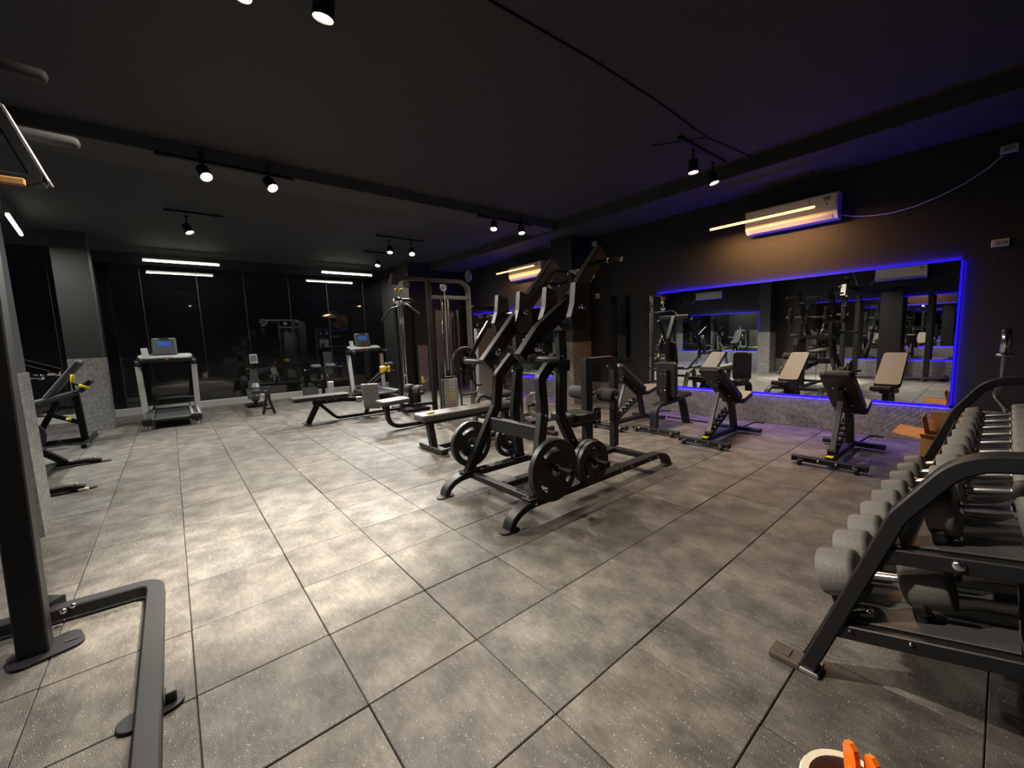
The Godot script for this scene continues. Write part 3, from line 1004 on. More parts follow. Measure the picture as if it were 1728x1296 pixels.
		for g in [[V(0.056, -0.034, -s * 0.16), V(0.06, -0.04, -s * 0.29)], [V(0.03, -0.003, s * 0.1), V(0.047, -0.009, s * 0.21)], [V(-0.002, -0.14, -s * 0.076), V(-0.06, -0.13, -s * 0.02)]]:
			m = MB.new()
			m.cyl(hi + g[0], hi + g[1], 0.019, 14, 0.006)
			part(hb, "rubber_grip", m, M.foam)
			m = MB.new()
			for q in [0, 1]:
				var dd: Vector3 = (g[1] - g[0]).normalized() * (0.012 if q == 1 else -0.012)
				m.cyl(hi + g[q], hi + g[q] + dd, 0.02, 14, 0.004)
			part(hb, "grip_collar", m, M.chrome)
		# pegs that store plates on the legs
		for px in [[2.14, 0.40, 0.34], [2.60, 0.345, 0.30]]:
			m = MB.new()
			m.cyl(V(px[0], px[1], zb - s * 0.05), V(px[0], px[1], zb + s * (px[2] - 0.05)), 0.02, 14)
			m.cyl(V(px[0], px[1], zb + s * (px[2] - 0.06)), V(px[0], px[1], zb + s * (px[2] - 0.05)), 0.026, 14)
			part(t, "storage_peg", m, M.powder, "", true)
	var m := MB.new()
	m.rect([V(2.22, 0.6, -0.98), V(2.22, 0.6, -0.32)], 0.06, 0.12, Vector3.UP)
	part(t, "leg_crossbar", m, M.powder_grey, "", true)
	m = MB.new()
	m.rect([V(2.50, 1.12, -1.0), V(2.50, 1.12, -0.30)], 0.09, 0.09)
	part(t, "pivot_beam", m, M.powder_grey, "", true)
	# seat spine, seat, posts and knee rollers
	m = MB.new()
	m.rect([V(2.1, 0.135, -0.66), V(3.58, 0.135, -0.66)], 0.07, 0.055)
	part(t, "spine", m, M.powder_grey, "", true)
	m = MB.new()
	m.rect([V(3.2, 0.16, -0.68), V(3.2, 1.13, -0.68)], 0.09, 0.08, Z)
	part(t, "seat_post", m, M.powder_grey, "", true)
	m = MB.new()
	m.rect(fillet([V(3.2, 1.10, -0.68), V(3.58, 1.10, -0.68), V(3.64, 1.0, -0.68), V(3.64, 0.165, -0.68)], 0.06, 5), 0.07, 0.075, Z)
	part(t, "front_post", m, M.powder_grey, "", true)
	m = MB.new()
	m.pad(0.42, 0.09, 0.36, 0.09, 0.03, Transform3D(Basis(Z, -0.08), V(3.0, 0.585, -0.66)), 0.7)
	var seat := part(t, "seat_pad", m, M.vinyl, "", true)
	m = MB.new()
	m.box(V(3.06, 0.515, -0.66), V(0.3, 0.05, 0.12))
	m.box(V(3.24, 0.56, -0.585), V(0.1, 0.16, 0.02))
	part(seat, "seat_bracket", m, M.powder)
	bolts(t, [V(3.215, 0.61, -0.575), V(3.265, 0.61, -0.575), V(3.215, 0.515, -0.575), V(3.265, 0.515, -0.575)], Z)
	m = MB.new()
	m.cyl(V(3.31, 0.765, -1.0), V(3.31, 0.765, -0.41), 0.014, 12)
	m.box(V(3.26, 0.765, -0.68), V(0.12, 0.06, 0.05))
	part(t, "roller_shaft", m, M.chrome, "", true)
	roller(t, V(3.31, 0.765, -0.6), V(3.31, 0.765, -0.41), 0.068)
	roller(t, V(3.31, 0.765, -0.77), V(3.31, 0.765, -0.98), 0.068)
	weight_plate(V(2.14, 0.385, -0.115), 0.235, 0.055, "large black weight plate hanging nearest the camera on the pulldown machine", V(0, 0, 1), 0.9, "plate_rubber", "20")
	weight_plate(V(2.14, 0.388, -1.19), 0.215, 0.05, "black weight plate on the left front leg of the pulldown machine", V(0, 0, -1), 0.4, "plate_rubber", "15")
	weight_plate(V(2.60, 0.333, -0.125), 0.18, 0.045, "outer small black weight plate on the right rear leg of the pulldown machine", V(0, 0, 1), 0.5, "plate_rubber", "10")
	weight_plate(V(2.60, 0.333, -0.173), 0.18, 0.045, "inner small black weight plate on the right rear leg of the pulldown machine", V(0, 0, 1), 0.2, "plate_rubber", "10")
	weight_plate(V(2.60, 0.333, -1.2), 0.17, 0.045, "small dark weight plate on the far rear leg of the pulldown machine", V(0, 0, -1), 0.3, "plate_rubber", "10")

# ---------------------------------------------------------------- dumbbell rack
const ORD := ["first", "second", "third", "fourth", "fifth", "sixth", "seventh", "eighth", "ninth", "tenth"]

func dumbbell(at: Vector3, tilt: float, R: float, hl: float, label: String, group: String) -> void:
	var t := thing("dumbbell", label, "dumbbell", at, group)
	t.basis = Basis(Vector3(1, 0, 0), tilt)
	for s in [-1.0, 1.0]:
		var m := MB.new()
		m.lathe([Vector2(0.018, 0.062), Vector2(R * 0.8, 0.062), Vector2(R * 0.97, 0.07), Vector2(R, 0.082), Vector2(R * 0.99, 0.062 + hl - 0.012), Vector2(R * 0.93, 0.062 + hl - 0.002), Vector2(R * 0.75, 0.062 + hl), Vector2(R * 0.7, 0.062 + hl - 0.004), Vector2(0, 0.062 + hl - 0.004)], Transform3D(MB.basis_to(V(0, 0, s)), Vector3.ZERO), 28)
		part(t, "rubber_head", m, M.hex_rubber)
		m = MB.new()
		m.lathe([Vector2(0.0165, 0.05), Vector2(0.024, 0.053), Vector2(0.024, 0.0625), Vector2(0.0165, 0.0625)], Transform3D(MB.basis_to(V(0, 0, s)), Vector3.ZERO), 20)
		part(t, "collar", m, M.chrome)
	var m := MB.new()
	m.lathe([Vector2(0.0135, -0.07), Vector2(0.0155, -0.03), Vector2(0.0165, 0), Vector2(0.0155, 0.03), Vector2(0.0135, 0.07)], Transform3D(MB.basis_to(V(0, 0, 1)), Vector3.ZERO), 16)
	part(t, "handle", m, M.steel)

func build_rack() -> void:
	var t := thing("dumbbell_rack", "black two-tier dumbbell rack with curved end frames along the right edge", "dumbbell rack", V(3.1, 0, 1.95))
	var X := Vector3(1, 0, 0)
	for x in [1.9, 4.36]:
		var m := MB.new()
		m.rect(fillet([V(x, 0.015, 1.535), V(x, 0.72, 1.765), V(x, 0.935, 1.90), V(x, 0.99, 2.25), V(x, 0.985, 2.42)], 0.17, 8), 0.052, 0.075, X)
		part(t, "end_frame", m, M.powder, "", true)
		m = MB.new()
		m.rect([V(x, 0.012, 2.42), V(x, 0.985, 2.42)], 0.052, 0.075, X)
		part(t, "rear_post", m, M.powder, "", true)
		m = MB.new()
		m.rect([V(x, 0.565, 1.715), V(x, 0.70, 2.40)], 0.052, 0.05, X, 0.004)
		part(t, "shelf_arm", m, M.powder, "", true)
		m = MB.new()
		m.rect([V(x, 0.22, 1.605), V(x, 0.43, 2.40)], 0.052, 0.05, X, 0.004)
		part(t, "shelf_arm", m, M.powder, "", true)
		m = MB.new()
		m.box(V(x - 0.005, 0.014, 1.46), V(0.09, 0.026, 0.11))
		m.box(V(x - 0.005, 0.028, 1.45), V(0.05, 0.006, 0.05))
		part(t, "rubber_foot", m, M.foot_rubber, "", true)
		m = MB.new()
		m.box(V(x, 0.012, 1.54), V(0.095, 0.02, 0.075))
		part(t, "end_cap", m, M.bolt, "", true)
		foot_plate(t, V(x, 0, 2.42), PI * 0.5)
	bolts(t, [V(1.874, 0.606, 1.91)], V(-1, 0, 0), 0.017)
	bolts(t, [V(1.874, 0.25, 1.66), V(1.874, 0.29, 1.82)], V(-1, 0, 0), 0.006)
	# trays: each a bent sheet running along the rack
	for a in [[0.258, 1.62, 0.372, 2.05], [0.609, 1.77, 0.694, 2.20]]:
		var m := MB.new()
		var p0 := Vector2(a[0], a[1])
		var p1 := Vector2(a[2], a[3])
		var d := (p1 - p0).normalized()
		var up := Vector2(d.y, -d.x)
		if up.x < 0:
			up = -up
		var tl := 3.13
		var c := (p0 + p1) * 0.5
		var ang := atan2(p1.x - p0.x, p1.y - p0.y)
		var bas := Basis(X, -ang)
		m.box(V(tl, c.x, c.y), V(2.44, 0.006, p0.distance_to(p1)), bas, 0.001)
		m.box(V(tl, p0.x + 0.025, p0.y), V(2.44, 0.05, 0.005), bas, 0.001)
		m.box(V(tl, p1.x + 0.03, p1.y), V(2.44, 0.06, 0.005), bas, 0.001)
		part(t, "shelf_tray", m, M.vinyl_worn, "", true)
	bolts(t, [V(1.96, 0.30, 1.70), V(2.02, 0.335, 1.84), V(1.97, 0.655, 1.90), V(1.99, 0.68, 2.05)], V(0, 1, -0.2).normalized(), 0.014)
	for k in 9:
		var R: float = 0.091 - 0.004 * k
		rack_pair(t, V(2.03 + 0.24 * k, 0.417, 1.715), 0.28, R, 0.125 - 0.004 * k, 0.283, "%s rubber dumbbell from the camera on the lower rack tier" % ORD[k], "dumbbells on the lower rack tier")
	for k in 10:
		var R: float = 0.093 - 0.0035 * k
		rack_pair(t, V(2.0 + 0.222 * k, 0.766, 1.955), 0.22, R, 0.078 - 0.001 * k, 0.648, "%s rubber dumbbell from the camera on the upper rack tier" % ORD[k], "dumbbells on the upper rack tier")

# a dumbbell and the two moulded saddles of the rack that carry it; tray: height of the tray under its middle
func rack_pair(rack: Node3D, at: Vector3, tilt: float, R: float, hl: float, tray: float, label: String, group: String) -> void:
	dumbbell(at, -tilt, R, hl, label, group)
	for s in [-1.0, 1.0]:
		var d: float = s * (0.062 + hl * 0.45)
		var bas := Basis(Vector3(1, 0, 0), -tilt)
		var c := at + bas * V(0, 0, d)
		var top: float = c.y - R * 0.93
		var low: float = tray + d * tan(tilt) * 0.95
		var m := MB.new()
		m.box(V(c.x, (top + low) * 0.5, c.z), V(R * 1.1, maxf(0.012, top - low), 0.035), bas, 0.006)
		for q in [-1.0, 1.0]:
			m.box(V(c.x + q * R * 0.72, top + R * 0.1, c.z), V(0.02, R * 0.5, 0.035), bas * Basis(Vector3(0, 0, 1), -q * 0.5), 0.004)
		part(rack, "saddle", m, M.black_plastic, "", true)

# ---------------------------------------------------------------- benches
func build_benches() -> void:
	var Z := Vector3(0, 0, 1)
	var t := thing("adjustable_bench", "black adjustable bench nearest the dumbbell rack, its backrest turned to the camera", "bench", V(4.8, 0, 0.94), "adjustable weight benches")
	var m := MB.new()
	m.rect([V(0, 0.055, -0.29), V(0, 0.055, 0.29)], 0.07, 0.05)
	var fb := part(t, "front_crossbar", m, M.powder)
	for z in [-0.29, 0.29]:
		m = MB.new()
		m.box(V(0, 0.055, z), V(0.075, 0.055, 0.012))
		part(fb, "end_cap", m, M.foam)
	bolts(t, [V(-0.036, 0.055, -0.07), V(-0.036, 0.055, 0.07), V(-0.036, 0.055, 0.2), V(-0.036, 0.055, -0.2)], V(-1, 0, 0), 0.012, false)
	for z in [-0.22, 0.22]:
		m = MB.new()
		m.cyl(V(-0.045, 0.03, z - 0.016), V(-0.045, 0.03, z + 0.016), 0.03, 18)
		part(t, "wheel", m, M.foam)
	m = MB.new()
	m.rect([V(1.0, 0.05, -0.27), V(1.0, 0.05, 0.27)], 0.08, 0.05)
	part(t, "rear_crossbar", m, M.powder)
	m = MB.new()
	m.rect(fillet([V(0.03, 0.07, 0), V(0.25, 0.075, 0), V(0.95, 0.065, 0)], 0.1, 3), 0.06, 0.07, Z)
	part(t, "spine", m, M.powder)
	m = MB.new()
	m.rect([V(0.85, 0.07, 0), V(0.74, 0.42, 0)], 0.07, 0.07, Z)
	part(t, "main_post", m, M.powder)
	m = MB.new()
	m.rect([V(0.08, 0.09, -0.03), V(0.66, 0.36, -0.03)], 0.045, 0.012, Z)
	m.rect([V(0.08, 0.09, 0.03), V(0.66, 0.36, 0.03)], 0.045, 0.012, Z)
	for i in 6:
		var p := V(0.12 + 0.085 * i, 0.138 + 0.04 * i, 0)
		m.box(p, V(0.03, 0.05, 0.075), Basis(Z, 0.9))
	part(t, "adjusting_ladder", m, M.powder)
	m = MB.new()
	m.rect([V(0.13, 0.13, 0), V(0.36, 0.60, 0)], 0.025, 0.05, Z)
	part(t, "support_strut", m, M.grey_paint)
	m = MB.new()
	m.box(V(0.05, 0.1, 0), V(0.06, 0.012, 0.06))
	part(t, "pin_block", m, M.yellow, "yellow sticker")
	# backrest rises towards the camera, seat slopes up at the far end
	var bd := (V(0.10, 0.885, 0) - V(0.73, 0.47, 0))
	var bb := Basis(bd.normalized(), Z.cross(bd.normalized()), Z)
	m = MB.new()
	m.pad(bd.length(), 0.065, 0.29, 0.045, 0.022, Transform3D(bb, V(0.425, 0.70, 0)), 0.93)
	var back := part(t, "backrest", m, M.vinyl)
	m = MB.new()
	m.pad(bd.length() - 0.02, 0.006, 0.275, 0.04, 0.002, Transform3D(bb, V(0.425, 0.70, 0) - bb.y * 0.034), 0.93)
	part(back, "backrest_cover", m, M.pad_dusty)
	m = MB.new()
	m.rect([V(0.70, 0.43, 0), V(0.30, 0.70, 0)], 0.05, 0.05, Z)
	part(t, "backrest_rail", m, M.powder)
	bolts(t, [V(0.27, 0.745, -0.05), V(0.27, 0.745, 0.05), V(0.56, 0.545, -0.05), V(0.56, 0.545, 0.05)], bb.y, 0.01, false)
	var sb := Basis(Z, 0.17)
	m = MB.new()
	m.pad(0.36, 0.065, 0.29, 0.045, 0.022, Transform3D(sb, V(0.95, 0.475, 0)), 0.85)
	var sp := part(t, "seat_pad", m, M.vinyl)
	m = MB.new()
	m.pad(0.345, 0.006, 0.275, 0.04, 0.002, Transform3D(sb, V(0.95, 0.475, 0) + sb.y * 0.034), 0.85)
	part(sp, "seat_cover", m, M.pad_dusty)
	m = MB.new()
	m.rect([V(0.74, 0.40, 0), V(1.08, 0.46, 0)], 0.045, 0.05, Z)
	part(t, "seat_rail", m, M.powder)
	m = MB.new()
	m.rod(fillet([V(0.97, 0.07, 0.05), V(1.28, 0.10, 0.1), V(1.28, 0.10, 0.2)], 0.05, 4), 0.011, 10)
	m.cyl(V(1.28, 0.10, 0.2), V(1.28, 0.10, 0.21), 0.014, 12)
	part(t, "drag_handle", m, M.powder)
	copy_of(t, V(4.78, 0, -0.25), "black adjustable bench between the upright chair and the bench nearest the rack")
	copy_of(t, V(4.78, 0, -1.60), "black adjustable bench behind the upright chair and beside the right pillar")
	# upright chair
	t = thing("utility_chair", "black upright padded gym chair with bent legs, between the adjustable benches", "chair", V(5.3, 0, -1.0))
	m = MB.new()
	m.rect([V(4.97, 0.05, -1.32), V(4.97, 0.05, -0.66)], 0.07, 0.05)
	part(t, "front_crossbar", m, M.powder, "", true)
	bolts(t, [V(4.934, 0.05, -1.22), V(4.934, 0.05, -1.06), V(4.934, 0.05, -0.92), V(4.934, 0.05, -0.75)], V(-1, 0, 0))
	for z in [-1.25, -0.73]:
		m = MB.new()
		m.cyl(V(4.92, 0.03, z - 0.016), V(4.92, 0.03, z + 0.016), 0.03, 18)
		part(t, "wheel", m, M.foam, "", true)
	m = MB.new()
	m.rect(fillet([V(4.99, 0.075, -1.02), V(4.99, 0.37, -1.02), V(5.72, 0.40, -1.02), V(5.86, 0.02, -1.02)], 0.13, 8), 0.05, 0.11, Z)
	part(t, "bent_frame", m, M.powder_grey, "", true)
	m = MB.new()
	m.rect([V(5.86, 0.05, -1.32), V(5.86, 0.05, -0.7)], 0.022, 0.022)
	part(t, "rear_crossbar", m, M.powder, "", true)
	foot_plate(t, V(5.9, 0, -1.02), PI * 0.5)
	m = MB.new()
	m.pad(0.42, 0.065, 0.3, 0.05, 0.022, Transform3D(Basis(Z, 0.03), V(5.55, 0.455, -1.02)))
	part(t, "seat_pad", m, M.vinyl, "", true)
	m = MB.new()
	m.pad(0.5, 0.075, 0.3, 0.06, 0.025, Transform3D(Basis(Z, PI * 0.5 + 0.02), V(5.31, 0.70, -1.02)))
	part(t, "backrest", m, M.vinyl, "", true)
	m = MB.new()
	m.box(V(5.24, 0.60, -1.02), V(0.06, 0.48, 0.1))
	part(t, "back_post", m, M.powder, "", true)
	bolts(t, [V(5.21, 0.78, -1.05), V(5.21, 0.78, -0.99), V(5.21, 0.56, -1.05), V(5.21, 0.56, -0.99)], V(-1, 0, 0))

# ---------------------------------------------------------------- left foreground frame
func build_left_frame() -> void:
	var t := thing("cable_station", "tall black cable station frame cut by the left edge of the photo", "gym machine", V(-0.6, 0, -0.6))
	var Z := Vector3(0, 0, 1)
	var m := MB.new()
	m.rect([V(-0.555, 0.02, -0.80), V(-0.50, 2.30, -0.80)], 0.1, 0.1, Z)
	part(t, "front_upright", m, M.powder, "", true)
	m = MB.new()
	m.pad(0.24, 0.014, 0.17, 0.05, 0.004, Transform3D(Basis(Vector3.UP, 0.25), V(-0.52, 0.009, -0.79)))
	var bp := part(t, "base_plate", m, M.powder_grey, "", true)
	m = MB.new()
	m.box(V(-0.44, 0.018, -0.79), V(0.05, 0.004, 0.015))
	part(bp, "slot_mark", m, M.foam)
	m = MB.new()
	m.rect(fillet([V(-1.1, 0.05, -1.12), V(-0.135, 0.05, -1.03), V(-0.135, 0.05, 1.1), V(-1.1, 0.05, 1.1)], 0.1, 7), 0.075, 0.06, Vector3.UP)
	part(t, "base_frame", m, M.powder_grey, "", true)
	m = MB.new()
	m.rect([V(-0.60, 0.06, -1.16), V(-0.53, 0.06, -1.1)], 0.1, 0.09, Vector3.UP)
	part(t, "frame_joint", m, M.powder, "", true)
	bolts(t, [V(-0.46, 0.075, -1.03), V(-0.49, 0.075, -1.0)], V(0.2, 0.2, 1).normalized(), 0.014)
	# rubber guide clips under the long side of the base frame
	for z in [-0.02, 0.8]:
		m = MB.new()
		m.pad(0.2, 0.012, 0.1, 0.045, 0.004, Transform3D(Basis(Vector3.UP, 0.2), V(-0.135, 0.007, z)))
		var fc := part(t, "floor_clip", m, M.powder_grey, "", true)
		m = MB.new()
		m.box(V(-0.075, 0.03, z - 0.02), V(0.035, 0.05, 0.05))
		part(fc, "clip_tab", m, M.grey_paint)
	for z in [-0.62, 0.75]:
		m = MB.new()
		m.rect([V(-1.05, 0.02, z), V(-1.05, 2.30, z)], 0.1, 0.1, Z)
		part(t, "rear_upright", m, M.powder, "", true)
	m = MB.new()
	m.rect([V(-1.05, 2.3, -0.8), V(-1.05, 2.3, 0.8)], 0.08, 0.1)
	m.rect([V(-0.5, 2.3, -0.8), V(-1.05, 2.3, -0.62)], 0.08, 0.1)
	part(t, "top_beam", m, M.powder, "", true)
	m = MB.new()
	m.box(V(-1.05, 1.1, 0.06), V(0.28, 2.1, 0.42))
	part(t, "stack_shroud", m, M.powder, "", true)
	# pull up horns and the angled bracket that carries them
	for h in [[V(-0.52, 2.555, -0.73), V(-0.225, 2.545, -0.75)], [V(-0.46, 2.335, -0.86), V(-0.165, 2.33, -0.86)]]:
		m = MB.new()
		var d: Vector3 = (h[1] - h[0])
		var l := d.length()
		m.lathe([Vector2(0, 0), Vector2(0.026, 0.0), Vector2(0.026, l - 0.02), Vector2(0.02, l - 0.006), Vector2(0, l)], Transform3D(MB.basis_to(d), h[0]), 18)
		part(t, "foam_grip", m, M.foam_grey, "", true)
	m = MB.new()
	m.rod([V(-0.5, 2.3, -0.8), V(-0.5, 2.56, -0.74)], 0.03, 12)
	part(t, "grip_post", m, M.powder, "", true)
	m = MB.new()
	m.rect(fillet([V(-0.5, 2.42, -0.8), V(-0.40, 2.40, -0.8), V(-0.30, 2.11, -0.8), V(-0.52, 2.10, -0.8)], 0.03, 4), 0.05, 0.1, Z)
	var ab := part(t, "angled_bracket", m, M.powder_grey, "", true)
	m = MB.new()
	m.rect([V(-0.372, 2.395, -0.8), V(-0.275, 2.115, -0.8)], 0.008, 0.1, Z)  # pale strip standing in for light on the top face of the bracket
	part(ab, "painted_lit_edge", m, M.dirty_white, "pale strip painted for the light on the upper edge of the bracket")
	m = MB.new()
	m.box(V(-0.42, 2.09, -0.74), V(0.16, 0.03, 0.02))
	part(t, "copper_plate", m, M.cardboard, "brown strip under the bracket", true)

# ---------------------------------------------------------------- things around the rack
func build_small() -> void:
	# curl bar standing upright
	var t := thing("curl_bar", "chrome curl bar standing upright behind the dumbbell rack", "barbell", V(4.62, 0, 1.96))
	var m := MB.new()
	m.rod(fillet([V(0, 0.22, 0), V(0, 0.42, 0), V(0.0, 0.52, -0.035), V(0, 0.62, 0.03), V(0, 0.72, 0.03), V(0, 0.82, -0.03), V(0, 0.92, 0.0), V(0, 1.1, 0)], 0.05, 4), 0.0145, 12)
	part(t, "bar", m, M.chrome)
	for y in [0.0, 1.11]:
		m = MB.new()
		m.cyl(V(0, y, 0), V(0, y + 0.18, 0), 0.0255, 20)
		part(t, "sleeve", m, M.chrome)
		m = MB.new()
		m.cyl(V(0, 0.18 if y < 0.5 else 1.1, 0), V(0, 0.2 if y < 0.5 else 1.12, 0), 0.045, 20)
		part(t, "collar", m, M.chrome)
	t = thing("bar_holder", "black floor holder under the curl bar", "bar holder", V(4.62, 0, 1.96))
	m = MB.new()
	m.pad(0.34, 0.03, 0.3, 0.04, 0.01, Transform3D(Basis.IDENTITY, V(0.16, 0.015, 0.18)))
	part(t, "base", m, M.powder)
	m = MB.new()
	m.rod([V(0.08, 0.02, 0.08), V(0.08, 0.63, 0.08)], 0.018, 12)
	part(t, "post", m, M.powder)
	m = MB.new()
	m.lathe([Vector2(0.0, 0.0), Vector2(0.02, 0.004), Vector2(0.028, 0.02), Vector2(0.02, 0.04), Vector2(0, 0.046)], Transform3D(Basis.IDENTITY, V(0.08, 0.62, 0.08)), 16)
	part(t, "knob", m, M.black_plastic)
	# cardboard box with open flaps against the wall
	t = thing("cardboard_box", "open brown cardboard box on the floor against the mirrored wall", "box", V(5.45, 0, 1.72))
	m = MB.new()
	for a in [[V(0, 0.16, -0.2), V(0.5, 0.32, 0.006)], [V(0, 0.16, 0.2), V(0.5, 0.32, 0.006)], [V(-0.25, 0.16, 0), V(0.006, 0.32, 0.4)], [V(0.25, 0.16, 0), V(0.006, 0.32, 0.4)], [V(0, 0.004, 0), V(0.5, 0.006, 0.4)]]:
		m.box(a[0], a[1], Basis.IDENTITY, 0.001)
	part(t, "box_body", m, M.cardboard)
	for a in [[V(0, 0.325, -0.3), V(0.49, 0.005, 0.2), Basis(Vector3(1, 0, 0), 0.12)], [V(0.25, 0.40, 0), V(0.005, 0.19, 0.38), Basis(Vector3(0, 0, 1), -0.15)], [V(-0.30, 0.35, -0.05), V(0.16, 0.005, 0.3), Basis(Vector3(0, 0, 1), -0.4)], [V(0.05, 0.40, -0.2), V(0.3, 0.16, 0.005), Basis(Vector3(1, 0, 0), -0.2)]]:
		m = MB.new()
		m.box(a[0], a[1], a[2], 0.001)
		part(t, "flap", m, M.cardboard)
	# pale tub at the bottom edge of the photo
	t = thing("tub", "off-white tub with a dark inner rim at the bottom edge of the photo", "tub", V(1.21, 0, 1.80))
	m = MB.new()
	m.lathe([Vector2(0, 0.0), Vector2(0.085, 0.0), Vector2(0.092, 0.008), Vector2(0.108, 0.225), Vector2(0.113, 0.242), Vector2(0.109, 0.25), Vector2(0.094, 0.248), Vector2(0.088, 0.23)], Transform3D.IDENTITY, 36)
	part(t, "shell", m, M.cream)
	m = MB.new()
	m.lathe([Vector2(0.092, 0.2475), Vector2(0.084, 0.246), Vector2(0.078, 0.235), Vector2(0.076, 0.16), Vector2(0, 0.16)], Transform3D.IDENTITY, 36)
	part(t, "liner", m, M.maroon)
	t = thing("cloth", "crumpled cream cloth lying in the off-white tub", "cloth", V(1.20, 0.161, 1.795))
	m = MB.new()
	m.lathe([Vector2(0.0, 0.085), Vector2(0.02, 0.082), Vector2(0.042, 0.066), Vector2(0.058, 0.05), Vector2(0.062, 0.02), Vector2(0.055, 0.0), Vector2(0, 0.0)], Transform3D.IDENTITY, 14)
	part(t, "folds", m, M.cream)
	for a in [[V(1.268, 0.161, 1.79), 0.12, "left one of two orange plastic paddles standing in the off-white tub"], [V(1.262, 0.161, 1.832), 0.12, "right one of two orange plastic paddles standing in the off-white tub"]]:
		t = thing("orange_paddle", a[2], "paddle", a[0], "orange paddles in the tub")
		m = MB.new()
		m.poly([Vector2(-0.018, 0), Vector2(0.018, 0), Vector2(0.019, 0.155), Vector2(0.013, 0.173), Vector2(-0.003, 0.18), Vector2(-0.015, 0.17), Vector2(-0.019, 0.15)], 0.012, Transform3D(Basis(Vector3.UP, 0.9) * Basis(Vector3(1, 0, 0), -a[1]), Vector3.ZERO))
		part(t, "blade", m, M.orange)
		m = MB.new()
		m.rect([V(0, 0.01, 0), V(0, 0.11, 0)], 0.008, 0.022, Vector3(0, 0, 1))
		var o := part(t, "rib", m, M.orange)
		o.basis = Basis(Vector3.UP, 0.9) * Basis(Vector3(1, 0, 0), -a[1])
	# air conditioners
	for a in [[6.6, 2.66, 0.04, -1.0, 1.03, "white wall air conditioner above the right mirror, behind the near orange tube"], [6.6, 2.68, -5.13, -1.0, 1.1, "white wall air conditioner beyond the right pillar, behind the far orange tube"], [-5.3, 2.68, -6.45, 1.0, 1.1, "white wall air conditioner on the far alcove wall on the left"], [-1.3, 2.44, 0.16, 1.0, 0.95, "white wall air conditioner on the left wall beside the camera"]]:
		t = thing("air_conditioner", a[5], "air conditioner", V(a[0], a[1], a[2]), "wall air conditioners")
		var s: float = a[3]
		var L: float = a[4] * 0.5
		m = MB.new()
		var prof := [Vector2(0, 0.31), Vector2(0.17, 0.31), Vector2(0.2, 0.295), Vector2(0.205, 0.12), Vector2(0.19, 0.05), Vector2(0.14, 0.0), Vector2(0, 0.0)]
		var pp := []
		for p in prof:
			pp.append(Vector2(p.x * s, p.y))
		m.poly(pp, L * 2.0, Transform3D.IDENTITY)
		part(t, "casing", m, M.white_plastic)
		m = MB.new()
		m.box(V(s * 0.207, 0.215, 0), V(0.008, 0.15, L * 1.94))
		part(t, "front_panel", m, M.white_plastic)
		m = MB.new()
		m.rect([V(s * 0.172, 0.028, -L * 0.9), V(s * 0.172, 0.028, L * 0.9)], 0.07, 0.006, V(s * 0.7, -0.7, 0), 0.002)
		part(t, "louvre", m, M.dirty_white)
		m = MB.new()
		m.box(V(s * 0.213, 0.24, -s * -0.0 + L * 0.8), V(0.004, 0.05, 0.07))
		m.cyl(V(s * 0.212, 0.18, L * 0.8), V(s * 0.215, 0.18, L * 0.8), 0.014, 14, 0.001)
		part(t, "panel_label", m, M.grey_plastic, "small grey label on the panel")
	# cord from the near air conditioner to its socket
	t = thing("power_cord", "thin pale cord hanging from the air conditioner to the upper wall socket", "cord", V(6.58, 2.7, 0.56))
	m = MB.new()
	m.rod([V(6.5, 2.70, 0.56), V(6.56, 2.66, 0.68), V(6.585, 2.63, 0.85), V(6.588, 2.62, 1.02), V(6.588, 2.64, 1.2), V(6.588, 2.70, 1.4), V(6.588, 2.78, 1.58), V(6.588, 2.88, 1.73), V(6.588, 2.97, 1.82)], 0.005, 8)
	part(t, "cord_line", m, M.cable, "", true)
	for a in [[V(6.58, 3.02, 1.86), "pale upper wall socket where the air conditioner cord ends"], [V(6.58, 2.125, 1.86), "white switch plate on the right wall beside the mirror"]]:
		t = thing("wall_socket", a[1], "socket", a[0], "sockets on the right wall")
		m = MB.new()
		m.box(V(0.005, 0, 0), V(0.03, 0.075, 0.12))
		part(t, "cover_plate", m, M.dirty_white)
		m = MB.new()
		m.box(V(-0.012, 0, 0), V(0.008, 0.035, 0.07))
		part(t, "rocker", m, M.grey_plastic)
	for a in [[-5.29, 2.75, -7.05, -7.7, 2.95], [-1.29, 2.5, -0.32, -0.8, 2.75]]:
		t = thing("power_cord", "pale looped cord beside the left wall air conditioner %s" % ("in the alcove" if a[2] < -3 else "beside the camera"), "cord", V(a[0], a[1], a[2]))
		m = MB.new()
		m.rod([V(a[0], a[1] + 0.05, a[2]), V(a[0], a[1] - 0.12, a[2] - 0.12), V(a[0], a[1] - 0.22, (a[2] + a[3]) * 0.5), V(a[0], a[1] - 0.1, a[3] + 0.1), V(a[0], a[4], a[3])], 0.006, 8)
		part(t, "cord_line", m, M.cable, "", true)
	# clock, camera and sensors
	t = thing("wall_clock", "round grey clock high on the right wall near the window end", "clock", V(6.57, 3.08, -7.64))
	m = MB.new()
	m.lathe([Vector2(0, 0), Vector2(0.15, 0), Vector2(0.16, 0.01), Vector2(0.155, 0.035), Vector2(0.14, 0.04), Vector2(0.135, 0.03), Vector2(0, 0.03)], Transform3D(MB.basis_to(V(-1, 0, 0)), V(0.03, 0, 0)), 32)
	part(t, "clock_case", m, M.silver_plastic)
	m = MB.new()
	m.lathe([Vector2(0.13, 0.031), Vector2(0, 0.032)], Transform3D(MB.basis_to(V(-1, 0, 0)), V(0.03, 0, 0)), 32)
	part(t, "dial", m, M.dirty_white)
	m = MB.new()
	m.box(V(-0.006, 0.03, 0.02), V(0.003, 0.08, 0.012), Basis(Vector3(1, 0, 0), 0.5))
